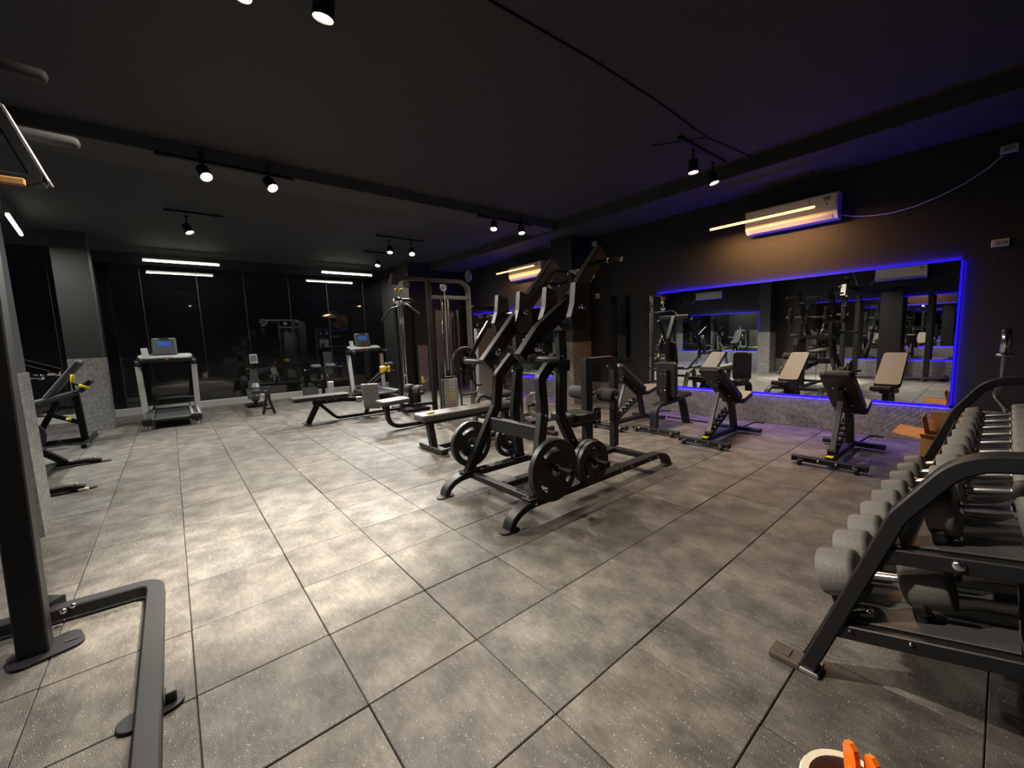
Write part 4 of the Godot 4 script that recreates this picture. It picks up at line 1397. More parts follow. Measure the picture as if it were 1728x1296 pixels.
	m.box(V(-0.006, -0.02, 0.03), V(0.003, 0.1, 0.008), Basis(Vector3(1, 0, 0), 2.2))
	part(t, "clock_hand", m, M.black_plastic)
	t = thing("security_camera", "small white camera on a bracket high on the right wall above the pulldown machine", "camera", V(6.6, 3.03, -3.2))
	m = MB.new()
	m.box(V(-0.1, 0.05, 0), V(0.09, 0.08, 0.08), Basis.IDENTITY, 0.01)
	part(t, "camera_body", m, M.dirty_white)
	m = MB.new()
	m.rod([V(0, 0, 0.0), V(-0.06, 0.02, 0), V(-0.09, 0.02, 0)], 0.012, 8)
	part(t, "bracket", m, M.dirty_white)
	t = thing("wall_socket", "small white socket box on the right wall left of the narrow window", "socket", V(6.585, 2.1, -3.22), "sockets on the right wall")
	m = MB.new()
	m.box(V(0, 0, 0), V(0.03, 0.09, 0.09), Basis.IDENTITY, 0.006)
	part(t, "cover_plate", m, M.white_plastic)
	m = MB.new()
	m.box(V(-0.017, 0, 0), V(0.008, 0.04, 0.04))
	part(t, "rocker", m, M.grey_plastic)

# ---------------------------------------------------------------- machines further back
func weight_stack(t: Node3D, c: Vector3, n: int, s: Vector3) -> void:
	for i in n:
		var m := MB.new()
		m.box(c + V(0, s.y * (i + 0.5), 0), V(s.x, s.y - 0.003, s.z), Basis.IDENTITY, 0.003)
		var o := part(t, "stack_plate", m, M.grey_plastic, "", true)
		m = MB.new()
		m.box(c + V(-s.x * 0.5 - 0.001, s.y * (i + 0.5), s.z * 0.22), V(0.002, s.y * 0.4, s.z * 0.12), Basis.IDENTITY, 0)
		m.box(c + V(-s.x * 0.05, s.y * (i + 0.5), s.z * 0.5 + 0.001), V(s.x * 0.12, s.y * 0.4, 0.002), Basis.IDENTITY, 0)
		m.box(c + V(s.x * 0.18, s.y * (i + 0.5), s.z * 0.5 + 0.001), V(s.x * 0.12, s.y * 0.4, 0.002), Basis.IDENTITY, 0)
		part(o, "number_mark", m, M.white_plastic if i > n * 0.65 else (M.yellow if i > n * 0.35 else M.red))

func pulley(t: Node3D, c: Vector3, r: float) -> void:
	var m := MB.new()
	m.lathe([Vector2(0, -0.014), Vector2(r, -0.014), Vector2(r, -0.008), Vector2(r * 0.88, 0), Vector2(r, 0.008), Vector2(r, 0.014), Vector2(0, 0.014)], Transform3D(MB.basis_to(V(0, 0, 1)), c), 24)
	var o := part(t, "pulley_wheel", m, M.grey_plastic, "", true)
	m = MB.new()
	m.cyl(c - V(0, 0, 0.025), c + V(0, 0, 0.025), 0.014, 12)
	part(o, "pulley_axle", m, M.bolt)

func build_lat_tower() -> void:
	var Z := Vector3(0, 0, 1)
	var z := -4.0
	var t := thing("lat_tower", "tall grey pulley tower with a weight stack, seat and curved top frame", "gym machine", V(3.4, 0, z))
	var m := MB.new()
	m.rect(fillet([V(2.80, 2.32, z), V(4.08, 2.32, z), V(4.08, 0.02, z)], 0.2, 8), 0.055, 0.09, Z)
	part(t, "curved_frame", m, M.grey_paint, "", true)
	m = MB.new()
	m.rect([V(3.32, 0.02, z), V(3.32, 2.30, z)], 0.06, 0.09, Z)
	part(t, "front_post", m, M.powder_grey, "", true)
	m = MB.new()
	m.rect([V(3.32, 2.05, z), V(4.08, 2.05, z)], 0.06, 0.07, Z)
	part(t, "upper_crossbar", m, M.grey_paint, "", true)
	m = MB.new()
	m.poly([Vector2(2.68, 2.22), Vector2(2.72, 2.38), Vector2(2.95, 2.36), Vector2(2.95, 2.29), Vector2(2.82, 2.27), Vector2(2.78, 2.2)], 0.1, Transform3D(Basis.IDENTITY, V(0, 0, z)))
	part(t, "pulley_head", m, M.grey_paint, "", true)
	pulley(t, V(2.92, 2.22, z + 0.06), 0.055)
	pulley(t, V(3.56, 2.2, z + 0.06), 0.06)
	for x in [3.55, 3.67]:
		m = MB.new()
		m.cyl(V(x, 0.1, z), V(x, 2.03, z), 0.012, 12)
		part(t, "guide_rod", m, M.chrome, "", true)
	for x in [3.44, 3.84]:
		m = MB.new()
		m.rect([V(x, 0.1, z), V(x, 1.85, z)], 0.02, 0.05, Z)
		part(t, "guide_frame", m, M.grey_paint, "", true)
	m = MB.new()
	m.box(V(3.64, 1.15, z - 0.08), V(0.36, 1.4, 0.006))
	part(t, "rear_guard", m, M.maroon, "", true)
	weight_stack(t, V(3.61, 0.12, z), 16, V(0.27, 0.037, 0.12))
	m = MB.new()
	m.box(V(3.61, 0.735, z), V(0.22, 0.03, 0.1))
	m.cyl(V(3.61, 0.74, z), V(3.61, 0.86, z), 0.03, 14)
	part(t, "stack_head", m, M.black_plastic, "", true)
	m = MB.new()
	m.rod([V(3.61, 0.86, z), V(3.58, 2.2, z + 0.06)], 0.004, 8)
	part(t, "cable", m, M.cable, "", true)
	m = MB.new()
	m.rod([V(2.80, 2.22, z), V(2.80, 2.02, z)], 0.004, 8)
	part(t, "cable", m, M.cable, "", true)
	for dx in [-0.02, 0.05]:
		m = MB.new()
		m.lathe([Vector2(0, 0.03), Vector2(0.024, 0.022), Vector2(0.03, 0), Vector2(0.024, -0.022), Vector2(0, -0.03)], Transform3D(Basis.IDENTITY, V(2.80 + dx, 2.13, z)), 16)
		part(t, "cable_stop", m, M.yellow, "yellow ball on the cable", true)
	m = MB.new()
	m.lathe([Vector2(0, 0.06), Vector2(0.06, 0.04), Vector2(0.075, 0), Vector2(0.05, -0.03), Vector2(0.02, -0.06), Vector2(0, -0.07)], Transform3D(Basis.IDENTITY, V(2.80, 1.97, z)), 18)
	part(t, "chrome_swivel", m, M.chrome, "", true)
	m = MB.new()
	m.rod(fillet([V(2.72, 1.70, z - 0.5), V(2.8, 1.88, z - 0.28), V(2.8, 1.90, z + 0.28), V(2.88, 1.74, z + 0.5)], 0.1, 5), 0.014, 10)
	part(t, "lat_bar", m, M.powder_grey, "", true)
	# seat and base
	m = MB.new()
	m.rect(fillet([V(2.50, 0.41, z), V(2.50, 0.06, z), V(3.30, 0.05, z)], 0.22, 8), 0.06, 0.08, Z)
	part(t, "seat_frame", m, M.powder, "", true)
	m = MB.new()
	m.rect([V(3.0, 0.05, z), V(4.12, 0.05, z)], 0.06, 0.08, Z)
	m.rect([V(4.08, 0.04, z - 0.35), V(4.08, 0.04, z + 0.35)], 0.08, 0.05)
	part(t, "base_rail", m, M.powder, "", true)
	m = MB.new()
	m.pad(0.46, 0.07, 0.34, 0.06, 0.025, Transform3D(Basis(Z, 0.04), V(2.60, 0.455, z)))
	part(t, "seat_pad", m, M.vinyl_worn, "", true)
	m = MB.new()
	m.rect([V(2.75, 0.36, z), V(3.3, 0.34, z)], 0.05, 0.06, Z)
	part(t, "seat_rail", m, M.powder, "", true)
	m = MB.new()
	m.rect([V(3.0, 0.36, z), V(2.96, 0.62, z)], 0.05, 0.05, Z)
	m.cyl(V(2.97, 0.60, z - 0.27), V(2.97, 0.60, z + 0.27), 0.012, 10)
	part(t, "knee_post", m, M.powder, "", true)
	roller(t, V(2.97, 0.60, z + 0.06), V(2.97, 0.60, z + 0.25), 0.075)
	roller(t, V(2.97, 0.60, z - 0.06), V(2.97, 0.60, z - 0.25), 0.075)
	m = MB.new()
	m.rod([V(3.0, 0.62, z + 0.02), V(3.22, 0.76, z + 0.05)], 0.014, 10)
	part(t, "adjust_lever", m, M.chrome, "", true)
	m = MB.new()
	m.rect([V(3.10, 0.70, z + 0.05), V(3.10, 0.79, z + 0.05)], 0.03, 0.02, Z)
	part(t, "yellow_grip", m, M.yellow, "yellow lever grip", true)
	m = MB.new()
	m.rod(fillet([V(3.68, 0.45, z + 0.3), V(3.95, 0.46, z + 0.32), V(4.08, 0.56, z + 0.2)], 0.08, 4), 0.018, 10)
	part(t, "side_handle", m, M.powder_grey, "", true)

func build_low_row() -> void:
	var Z := Vector3(0, 0, 1)
	var z := -5.6
	var t := thing("low_row_machine", "black low row machine with long seat, ribbed footplate and slim cable column", "gym machine", V(2.6, 0, z))
	var m := MB.new()
	m.pad(0.92, 0.08, 0.32, 0.06, 0.025, Transform3D(Basis(Z, 0.0), V(1.98, 0.45, z)))
	part(t, "seat_pad", m, M.vinyl_worn, "", true)
	m = MB.new()
	m.rect([V(1.96, 0.40, z), V(1.75, 0.02, z)], 0.08, 0.08, Z)
	part(t, "rear_leg", m, M.powder, "", true)
	m = MB.new()
	m.rect(fillet([V(1.95, 0.34, z), V(2.22, 0.05, z), V(3.65, 0.05, z)], 0.15, 6), 0.05, 0.08, Z)
	part(t, "base_rail", m, M.powder, "", true)
	foot_plate(t, V(1.74, 0, z), PI * 0.5, 0.5, 0.08)
	m = MB.new()
	m.rect(fillet([V(1.85, 0.37, z), V(2.35, 0.37, z), V(2.6, 0.34, z)], 0.2, 4), 0.08, 0.06, Z)
	part(t, "seat_rail", m, M.powder, "", true)
	m = MB.new()
	m.box(V(2.63, 0.33, z), V(0.1, 0.1, 0.1))
	part(t, "rail_end", m, M.silver_plastic, "pale end block", true)
	bolts(t, [V(2.07, 0.38, z + 0.03), V(2.22, 0.385, z + 0.03)], Z)
	var fb := Basis(Vector3.UP, 0.85) * Basis(Z, 0.2)
	m = MB.new()
	m.box(V(2.80, 0.38, z + 0.17), V(0.02, 0.48, 0.3), fb)
	var fp := part(t, "footplate", m, M.silver_plastic, "ribbed steel footplate", true)
	for i in 14:
		m = MB.new()
		m.box(V(2.80, 0.38, z + 0.17) + fb * V(-0.012, -0.21 + 0.032 * i, 0), V(0.008, 0.014, 0.29), fb, 0.002)
		part(fp, "rib", m, M.grey_paint)
	m = MB.new()
	m.rect([V(2.85, 0.3, z), V(2.75, 0.06, z)], 0.06, 0.07, Z)
	m.rect([V(2.86, 0.52, z), V(3.12, 0.06, z)], 0.05, 0.06, Z)
	part(t, "footplate_post", m, M.powder, "", true)
	m = MB.new()
	m.rect([V(2.82, 0.58, z + 0.1), V(3.2, 0.86, z + 0.1)], 0.03, 0.03, Z)
	m.rect([V(2.82, 0.58, z - 0.1), V(3.2, 0.86, z - 0.1)], 0.03, 0.03, Z)
	part(t, "handle_rails", m, M.chrome, "", true)
	m = MB.new()
	m.box(V(3.18, 0.85, z), V(0.06, 0.1, 0.2), fb)
	part(t, "yellow_bracket", m, M.yellow, "yellow bracket", true)
	for a in [[3.20, 0.94], [3.28, 0.94], [3.28, 0.83]]:
		roller(t, V(a[0], a[1], z - 0.02), V(a[0], a[1], z + 0.12), 0.032)
	# column
	m = MB.new()
	m.rect(fillet([V(3.46, 0.02, z), V(3.46, 2.16, z), V(3.84, 2.16, z), V(3.84, 0.02, z)], 0.12, 6), 0.05, 0.1, Z)
	part(t, "column_frame", m, M.powder_grey, "", true)
	m = MB.new()
	m.box(V(3.72, 1.1, z - 0.03), V(0.18, 2.0, 0.06))
	part(t, "column_cover", m, M.powder, "", true)
	for x in [3.53, 3.59]:
		m = MB.new()
		m.cyl(V(x, 0.2, z + 0.04), V(x, 2.1, z + 0.04), 0.009, 10)
		part(t, "guide_rod", m, M.chrome, "", true)
	m = MB.new()
	m.lathe([Vector2(0, 0.05), Vector2(0.02, 0.03), Vector2(0.028, 0), Vector2(0.02, -0.04), Vector2(0, -0.06)], Transform3D(Basis.IDENTITY, V(3.56, 0.72, z + 0.04)), 14)
	part(t, "cable_end", m, M.chrome, "", true)
	m = MB.new()
	m.rect([V(3.65, 0.03, z - 0.35), V(3.65, 0.03, z + 0.35)], 0.5, 0.05)
	part(t, "column_foot", m, M.powder, "", true)

func build_flat_bench() -> void:
	var Z := Vector3(0, 0, 1)
	var z := -2.45
	var t := thing("flat_bench", "long flat black bench on a cross foot left of the pulldown machine", "bench", V(2.9, 0, z))
	var m := MB.new()
	m.pad(1.4, 0.08, 0.3, 0.06, 0.025, Transform3D(Basis.IDENTITY, V(2.93, 0.45, z)))
	part(t, "bench_pad", m, M.vinyl_worn, "", true)
	m = MB.new()
	m.rect([V(2.3, 0.385, z), V(3.62, 0.385, z)], 0.05, 0.1, Z)
	part(t, "bench_rail", m, M.powder, "", true)
	m = MB.new()
	m.rect([V(2.42, 0.07, z), V(2.38, 0.37, z)], 0.08, 0.08, Z)
	part(t, "front_leg", m, M.powder_grey, "", true)
	m = MB.new()
	m.rect([V(2.42, 0.05, -2.74), V(2.42, 0.05, -2.18)], 0.09, 0.06)
	part(t, "cross_foot", m, M.powder_grey, "", true)
	foot_plate(t, V(2.42, 0, -2.2), PI * 0.5)
	foot_plate(t, V(2.42, 0, -2.72), PI * 0.5)
	m = MB.new()
	m.rect([V(2.46, 0.05, z), V(3.66, 0.05, z)], 0.06, 0.06, Z)
	part(t, "base_rail", m, M.powder, "", true)
	m = MB.new()
	m.rect([V(3.56, 0.05, z), V(3.56, 0.37, z)], 0.08, 0.08, Z)
	m.rect([V(3.56, 0.05, -2.6), V(3.56, 0.05, -2.22)], 0.08, 0.06)
	part(t, "rear_leg", m, M.powder_grey, "", true)
	t = thing("cloth_tag", "small yellow tag lying on the end of the long flat bench", "tag", V(2.38, 0.491, -2.40))
	m = MB.new()
	m.pad(0.1, 0.02, 0.05, 0.015, 0.006, Transform3D(Basis(Vector3.UP, 0.2), V(0, 0.01, 0)))
	part(t, "tag_body", m, M.yellow)

func build_press() -> void:
	var Z := Vector3(0, 0, 1)
	var t := thing("chest_press_machine", "black plate-loaded press machine behind the long flat bench, with curved base tubes coloured pale for light from above", "gym machine", V(4.1, 0, -3.0))
	var m := MB.new()
	for z in [-3.3, -2.7]:
		m = MB.new()
		m.rect(fillet([V(3.62, 0.02, z), V(3.70, 0.50, z), V(3.98, 0.38, z), V(4.12, 0.03, z), V(4.9, 0.03, z)], 0.16, 7), 0.05, 0.09, Z)
		part(t, "base_tube", m, M.grey_paint, "", true)  # greyer than the frame, light from above put into the colour
	m = MB.new()
	m.rect(fillet([V(4.3, 0.03, -3.0), V(4.3, 1.2, -3.0), V(4.05, 1.7, -3.0)], 0.15, 5), 0.09, 0.09, Z)
	part(t, "main_post", m, M.powder, "", true)
	m = MB.new()
	m.rect([V(4.3, 0.05, -3.4), V(4.3, 0.05, -2.6)], 0.09, 0.06)
	m.rect([V(3.95, 0.32, -3.3), V(3.95, 0.32, -2.7)], 0.05, 0.05)
	m.rect([V(4.05, 1.68, -3.35), V(4.05, 1.68, -2.65)], 0.08, 0.08)
	part(t, "crossbar", m, M.powder, "", true)
	m = MB.new()
	m.pad(0.55, 0.07, 0.3, 0.06, 0.025, Transform3D(Basis(Z, PI * 0.5 - 0.2), V(4.18, 0.85, -3.0)))
	part(t, "backrest", m, M.vinyl, "", true)
	m = MB.new()
	m.pad(0.36, 0.07, 0.34, 0.07, 0.025, Transform3D(Basis(Z, 0.08), V(4.0, 0.5, -3.0)))
	part(t, "seat_pad", m, M.vinyl, "", true)
	for s in [-1.0, 1.0]:
		var z: float = -3.0 + s * 0.4
		m = MB.new()
		m.rect(fillet([V(4.05, 1.62, z), V(3.8, 1.3, z), V(3.62, 1.0, z), V(3.66, 0.72, z)], 0.12, 5), 0.07, 0.05, Z)
		var arm := part(t, "press_arm", m, M.powder_grey, "", true)
		m = MB.new()
		m.cyl(V(3.62, 1.02, z - 0.04), V(3.62, 1.02, z + s * 0.3), 0.024, 14)
		part(arm, "plate_horn", m, M.chrome)
		m = MB.new()
		m.rod(fillet([V(3.66, 0.74, z), V(3.75, 0.62, z), V(3.9, 0.62, z + s * 0.06)], 0.05, 4), 0.016, 10)
		part(arm, "hand_grip", m, M.foam)
	weight_plate(V(3.62, 1.02, -2.50), 0.225, 0.05, "black weight plate on the arm of the press machine behind the flat bench", V(-0.35, 0.1, 1), 0.7, "plate_rubber", "20")
	weight_plate(V(3.62, 1.02, -3.50), 0.225, 0.05, "black weight plate on the far arm of the press machine behind the flat bench", V(0, 0, -1), 0.7, "plate_rubber", "20")
	# plate storage post with one grey plate, brown-gold light put into its colour
	t = thing("plate_post", "low plate storage post between the flat bench and the pulldown machine", "plate rack", V(4.0, 0, -2.15))
	m = MB.new()
	m.rect([V(4.0, 0.02, -2.15), V(4.0, 0.62, -2.15)], 0.07, 0.07, Z)
	part(t, "post", m, M.powder, "", true)
	m = MB.new()
	m.rect([V(4.0, 0.03, -2.4), V(4.0, 0.03, -1.9)], 0.08, 0.05)
	m.rect([V(3.8, 0.03, -2.15), V(4.2, 0.03, -2.15)], 0.08, 0.05, Z)
	part(t, "base", m, M.powder, "", true)
	m = MB.new()
	m.cyl(V(4.0, 0.43, -2.15), V(3.74, 0.43, -2.15), 0.02, 12)
	part(t, "peg", m, M.powder, "", true)
	weight_plate(V(3.85, 0.42, -2.15), 0.18, 0.035, "grey weight plate coloured for brown-gold light, facing the camera on the low storage post", V(-1, 0, 0), 0.8, "plate_metal")
	# cable machine behind
	t = thing("cable_machine", "dark cable machine with rounded top frame and guarded stack, behind the press machine", "gym machine", V(4.8, 0, -4.6))
	m = MB.new()
	m.rect(fillet([V(4.47, 0.02, -4.55), V(4.47, 1.94, -4.55), V(5.25, 1.94, -4.55), V(5.25, 0.02, -4.55)], 0.16, 7), 0.1, 0.09, Z)
	part(t, "frame", m, M.powder_grey, "", true)
	m = MB.new()
	m.box(V(4.78, 0.85, -4.55), V(0.4, 1.4, 0.14))
	part(t, "stack_guard", m, M.grey_plastic, "", true)
	m = MB.new()
	m.rect([V(4.5, 1.62, -4.55), V(5.22, 1.62, -4.55)], 0.05, 0.08, Z)
	part(t, "crossbar", m, M.powder_grey, "", true)
	pulley(t, V(4.66, 1.78, -4.48), 0.05)
	pulley(t, V(4.88, 1.78, -4.48), 0.06)
	bolts(t, [V(4.6, 1.62, -4.5), V(5.02, 1.66, -4.5)], Z, 0.022)
	m = MB.new()
	m.rect([V(4.47, 0.03, -4.95), V(4.47, 0.03, -4.15)], 0.09, 0.05)
	m.rect([V(5.25, 0.03, -4.95), V(5.25, 0.03, -4.15)], 0.09, 0.05)
	part(t, "base", m, M.powder, "", true)

func build_cardio() -> void:
	var Z := Vector3(0, 0, 1)
	# treadmill, running direction towards the windows
	var t := thing("treadmill", "black treadmill with silver uprights and blue screen, beside the left pillar", "treadmill", V(-0.02, 0, -8.2), "treadmills")
	var m := MB.new()
	m.box(V(0, 0.16, 0.05), V(0.5, 0.04, 1.4), Basis.IDENTITY, 0.015)
	part(t, "running_belt", m, M.belt)
	m = MB.new()
	m.cyl(V(-0.27, 0.15, 0.76), V(0.27, 0.15, 0.76), 0.035, 16)
	part(t, "rear_roller", m, M.deck)
	for s in [-1.0, 1.0]:
		m = MB.new()
		m.box(V(s * 0.335, 0.165, 0.1), V(0.15, 0.07, 1.36), Basis.IDENTITY, 0.015)
		var r := part(t, "side_rail", m, M.silver_plastic if s > 0 else M.deck)
		m = MB.new()
		m.box(V(s * 0.335, 0.203, 0.1), V(0.07, 0.006, 1.2), Basis.IDENTITY, 0.002)
		part(r, "tread_strip", m, M.belt)
		m = MB.new()
		m.box(V(s * 0.335, 0.14, 0.8), V(0.16, 0.12, 0.1), Basis.IDENTITY, 0.02)
		part(t, "rear_cap", m, M.black_plastic)
		m = MB.new()
		m.cyl(V(s * 0.335, 0, 0.8), V(s * 0.335, 0.09, 0.8), 0.028, 14)
		part(t, "levelling_foot", m, M.bolt)
		m = MB.new()
		m.rect([V(s * 0.40, 0.12, -0.34), V(s * 0.425, 1.06, -0.42)], 0.09, 0.06, Z)
		part(t, "upright", m, M.silver_plastic, "silver upright")
		m = MB.new()
		m.rect([V(s * 0.40, 0.14, -0.42), V(s * 0.43, 1.2, -0.50)], 0.1, 0.05, Z)
		part(t, "upright_back", m, M.black_plastic)
		m = MB.new()
		m.rect(fillet([V(s * 0.43, 1.14, -0.5), V(s * 0.43, 1.15, -0.1), V(s * 0.40, 1.12, 0.0)], 0.05, 4), 0.05, 0.06, Vector3.UP)
		part(t, "handrail", m, M.foam)
	m = MB.new()
	m.box(V(0, 0.16, -0.72), V(0.62, 0.2, 0.3), Basis.IDENTITY, 0.05)
	part(t, "motor_cover", m, M.black_plastic)
	m = MB.new()
	m.pad(0.88, 0.09, 0.34, 0.1, 0.035, Transform3D(Basis(Vector3(1, 0, 0), 0.25), V(0, 1.2, -0.46)))
	var con := part(t, "console_tray", m, M.black_plastic)
	m = MB.new()
	m.pad(0.82, 0.02, 0.26, 0.08, 0.008, Transform3D(Basis(Vector3(1, 0, 0), 0.25), V(0, 1.245, -0.47)))
	part(con, "tray_top", m, M.tray_grey)
	var cb := Basis(Vector3(1, 0, 0), -0.3)
	m = MB.new()
	m.box(V(0, 1.43, -0.55), V(0.38, 0.34, 0.06), cb, 0.03)
	var head := part(t, "console_head", m, M.console_grey)
	m = MB.new()
	m.box(V(0, 1.475, -0.55) + cb * V(0, 0, 0.032), V(0.22, 0.1, 0.006), cb, 0.002)
	part(head, "screen", m, M.screen, "lit blue screen")
	m = MB.new()
	m.box(V(0, 1.57, -0.55) + cb * V(0, 0.01, 0.032), V(0.15, 0.03, 0.006), cb, 0.002)
	part(head, "header_strip", m, M.black_plastic)
	m = MB.new()
	m.box(V(0, 1.385, -0.55) + cb * V(0, 0.01, 0.034), V(0.2, 0.02, 0.01), cb, 0.002)
	part(head, "ledge", m, M.white_plastic)
	m = MB.new()
	m.box(V(0, 1.22, -0.285), V(0.24, 0.03, 0.03), Basis.IDENTITY, 0.008)
	part(t, "sensor_bar", m, M.dirty_white)
	m = MB.new()
	m.box(V(0.01, 1.175, -0.28), V(0.05, 0.04, 0.03), Basis.IDENTITY, 0.008)
	part(t, "stop_key", m, M.red, "red stop key")
	copy_of(t, V(3.92, 0, -8.2), "black treadmill with silver uprights and blue screen, behind the low row machine")
	for a in [[-0.32, "white paper sheet standing on the left treadmill's console tray"], [3.60, "white paper sheet standing on the right treadmill's console tray"]]:
		t = thing("paper_sheet", a[1], "paper", V(a[0], 1.245, -8.62), "papers on the treadmills")
		m = MB.new()
		m.box(V(0, 0.085, 0), V(0.1, 0.17, 0.012), Basis(Vector3(1, 0, 0), -0.25) * Basis(Z, 0.1), 0.002)
		part(t, "sheet", m, M.white_plastic)
	# rowing machine
	t = thing("rowing_machine", "grey rowing machine with a small monitor, standing in front of the windows", "rowing machine", V(1.46, 0, -8.3))
	m = MB.new()
	m.rect([V(1.46, 0.36, -7.42), V(1.46, 0.29, -8.85)], 0.06, 0.07)
	part(t, "slide_rail", m, M.silver_plastic, "", true)
	m = MB.new()
	m.box(V(1.46, 0.365, -7.41), V(0.1, 0.1, 0.05))
	part(t, "rail_end", m, M.black_plastic, "", true)
	for s in [-1.0, 1.0]:
		m = MB.new()
		m.rect([V(1.46 + s * 0.02, 0.34, -7.45), V(1.46 + s * 0.1, 0.01, -7.42)], 0.045, 0.04, Z)
		part(t, "rear_leg", m, M.powder, "", true)
		m = MB.new()
		m.box(V(1.46 + s * 0.13, 0.32, -8.72), V(0.12, 0.02, 0.3), Basis(Vector3(1, 0, 0), 0.7))
		part(t, "foot_rest", m, M.powder, "", true)
	m = MB.new()
	m.box(V(1.46, 0.12, -7.44), V(0.16, 0.03, 0.03))
	part(t, "leg_tie", m, M.powder, "", true)
	m = MB.new()
	m.pad(0.3, 0.05, 0.26, 0.1, 0.02, Transform3D(Basis.IDENTITY, V(1.46, 0.39, -8.3)))
	part(t, "seat", m, M.vinyl, "", true)
	m = MB.new()
	m.lathe([Vector2(0, -0.08), Vector2(0.22, -0.08), Vector2(0.26, -0.05), Vector2(0.26, 0.05), Vector2(0.22, 0.08), Vector2(0, 0.08)], Transform3D(MB.basis_to(V(1, 0, 0)), V(1.46, 0.36, -9.05)), 32)
	part(t, "flywheel_housing", m, M.grey_plastic, "", true)
	m = MB.new()
	m.rect([V(1.46, 0.03, -9.3), V(1.46, 0.03, -8.8)], 0.4, 0.04)
	m.rect([V(1.46, 0.04, -9.05), V(1.46, 0.7, -8.98)], 0.1, 0.05, Vector3(1, 0, 0))
	part(t, "front_frame", m, M.powder, "", true)
	m = MB.new()
	m.poly([Vector2(-0.12, 0.3), Vector2(0.12, 0.3), Vector2(0.06, 0.85), Vector2(-0.06, 0.85)], 0.06, Transform3D(Basis.IDENTITY, V(1.46, 0, -8.9)))
	part(t, "chain_tower", m, M.deck, "", true)
	m = MB.new()
	m.rod([V(1.46, 0.8, -8.9), V(1.47, 1.0, -8.8)], 0.014, 10)
	part(t, "monitor_arm", m, M.powder, "", true)
	m = MB.new()
	m.box(V(1.47, 1.09, -8.78), V(0.15, 0.21, 0.03), Basis(Vector3(1, 0, 0), -0.15), 0.012)
	var mo := part(t, "monitor", m, M.dirty_white, "", true)
	m = MB.new()
	m.box(V(1.47, 1.10, -8.762), V(0.11, 0.13, 0.006), Basis(Vector3(1, 0, 0), -0.15), 0.002)
	part(mo, "display_face", m, M.grey_plastic)
	m = MB.new()
	m.cyl(V(1.22, 0.45, -8.55), V(1.72, 0.45, -8.55), 0.015, 12)
	part(t, "pull_handle", m, M.powder, "", true)
	# back extension bench
	t = thing("back_extension_bench", "black back extension bench with two grey pads between rower and right treadmill", "gym machine", V(2.95, 0, -8.9))
	m = MB.new()
	m.rect([V(2.95, 0.04, -9.35), V(2.95, 0.04, -8.5)], 0.08, 0.06)
	m.rect([V(2.7, 0.03, -8.5), V(3.2, 0.03, -8.5)], 0.07, 0.05, Z)
	part(t, "base", m, M.powder, "", true)
	m = MB.new()
	m.rect([V(2.95, 0.06, -9.1), V(2.95, 0.72, -8.9)], 0.07, 0.07, Vector3(1, 0, 0))
	part(t, "post", m, M.powder, "", true)
	for s in [-1.0, 1.0]:
		m = MB.new()
		m.pad(0.24, 0.06, 0.22, 0.06, 0.025, Transform3D(Basis(Vector3(1, 0, 0), 0.2), V(2.95 + s * 0.17, 0.83, -8.9)))
		part(t, "hip_pad", m, M.vinyl_worn, "", true)
		m = MB.new()
		m.rod([V(2.95 + s * 0.06, 0.62, -8.85), V(2.95 + s * 0.07, 0.5, -8.8)], 0.02, 10)
		part(t, "side_grip", m, M.chrome, "", true)
		m = MB.new()
		m.lathe([Vector2(0, 0.03), Vector2(0.022, 0.02), Vector2(0.03, 0), Vector2(0.022, -0.02), Vector2(0, -0.03)], Transform3D(Basis.IDENTITY, V(2.95 + s * 0.42, 0.77 + s * 0.02, -8.9)), 14)
		part(t, "handle_ball", m, M.chrome, "", true)
	m = MB.new()
	m.rod([V(2.53, 0.75, -8.9), V(3.37, 0.79, -8.9)], 0.012, 8)
	part(t, "handle_bar", m, M.powder, "", true)
	m = MB.new()
	m.box(V(3.0, 0.28, -8.62), V(0.14, 0.34, 0.06), Basis(Vector3(1, 0, 0), 0.2), 0.01)
	part(t, "ankle_plate", m, M.silver_plastic, "", true)
	t = thing("storage_box", "small grey open box on the floor beside the back extension bench", "box", V(2.62, 0, -8.95))
	m = MB.new()
	for a in [[V(0, 0.15, 0.12), V(0.3, 0.3, 0.012)], [V(0, 0.15, -0.12), V(0.3, 0.3, 0.012)], [V(-0.15, 0.15, 0), V(0.012, 0.3, 0.24)], [V(0.15, 0.15, 0), V(0.012, 0.3, 0.24)], [V(0, 0.008, 0), V(0.3, 0.012, 0.24)]]:
		m.box(a[0], a[1], Basis.IDENTITY, 0.002)
	part(t, "box_shell", m, M.deck)

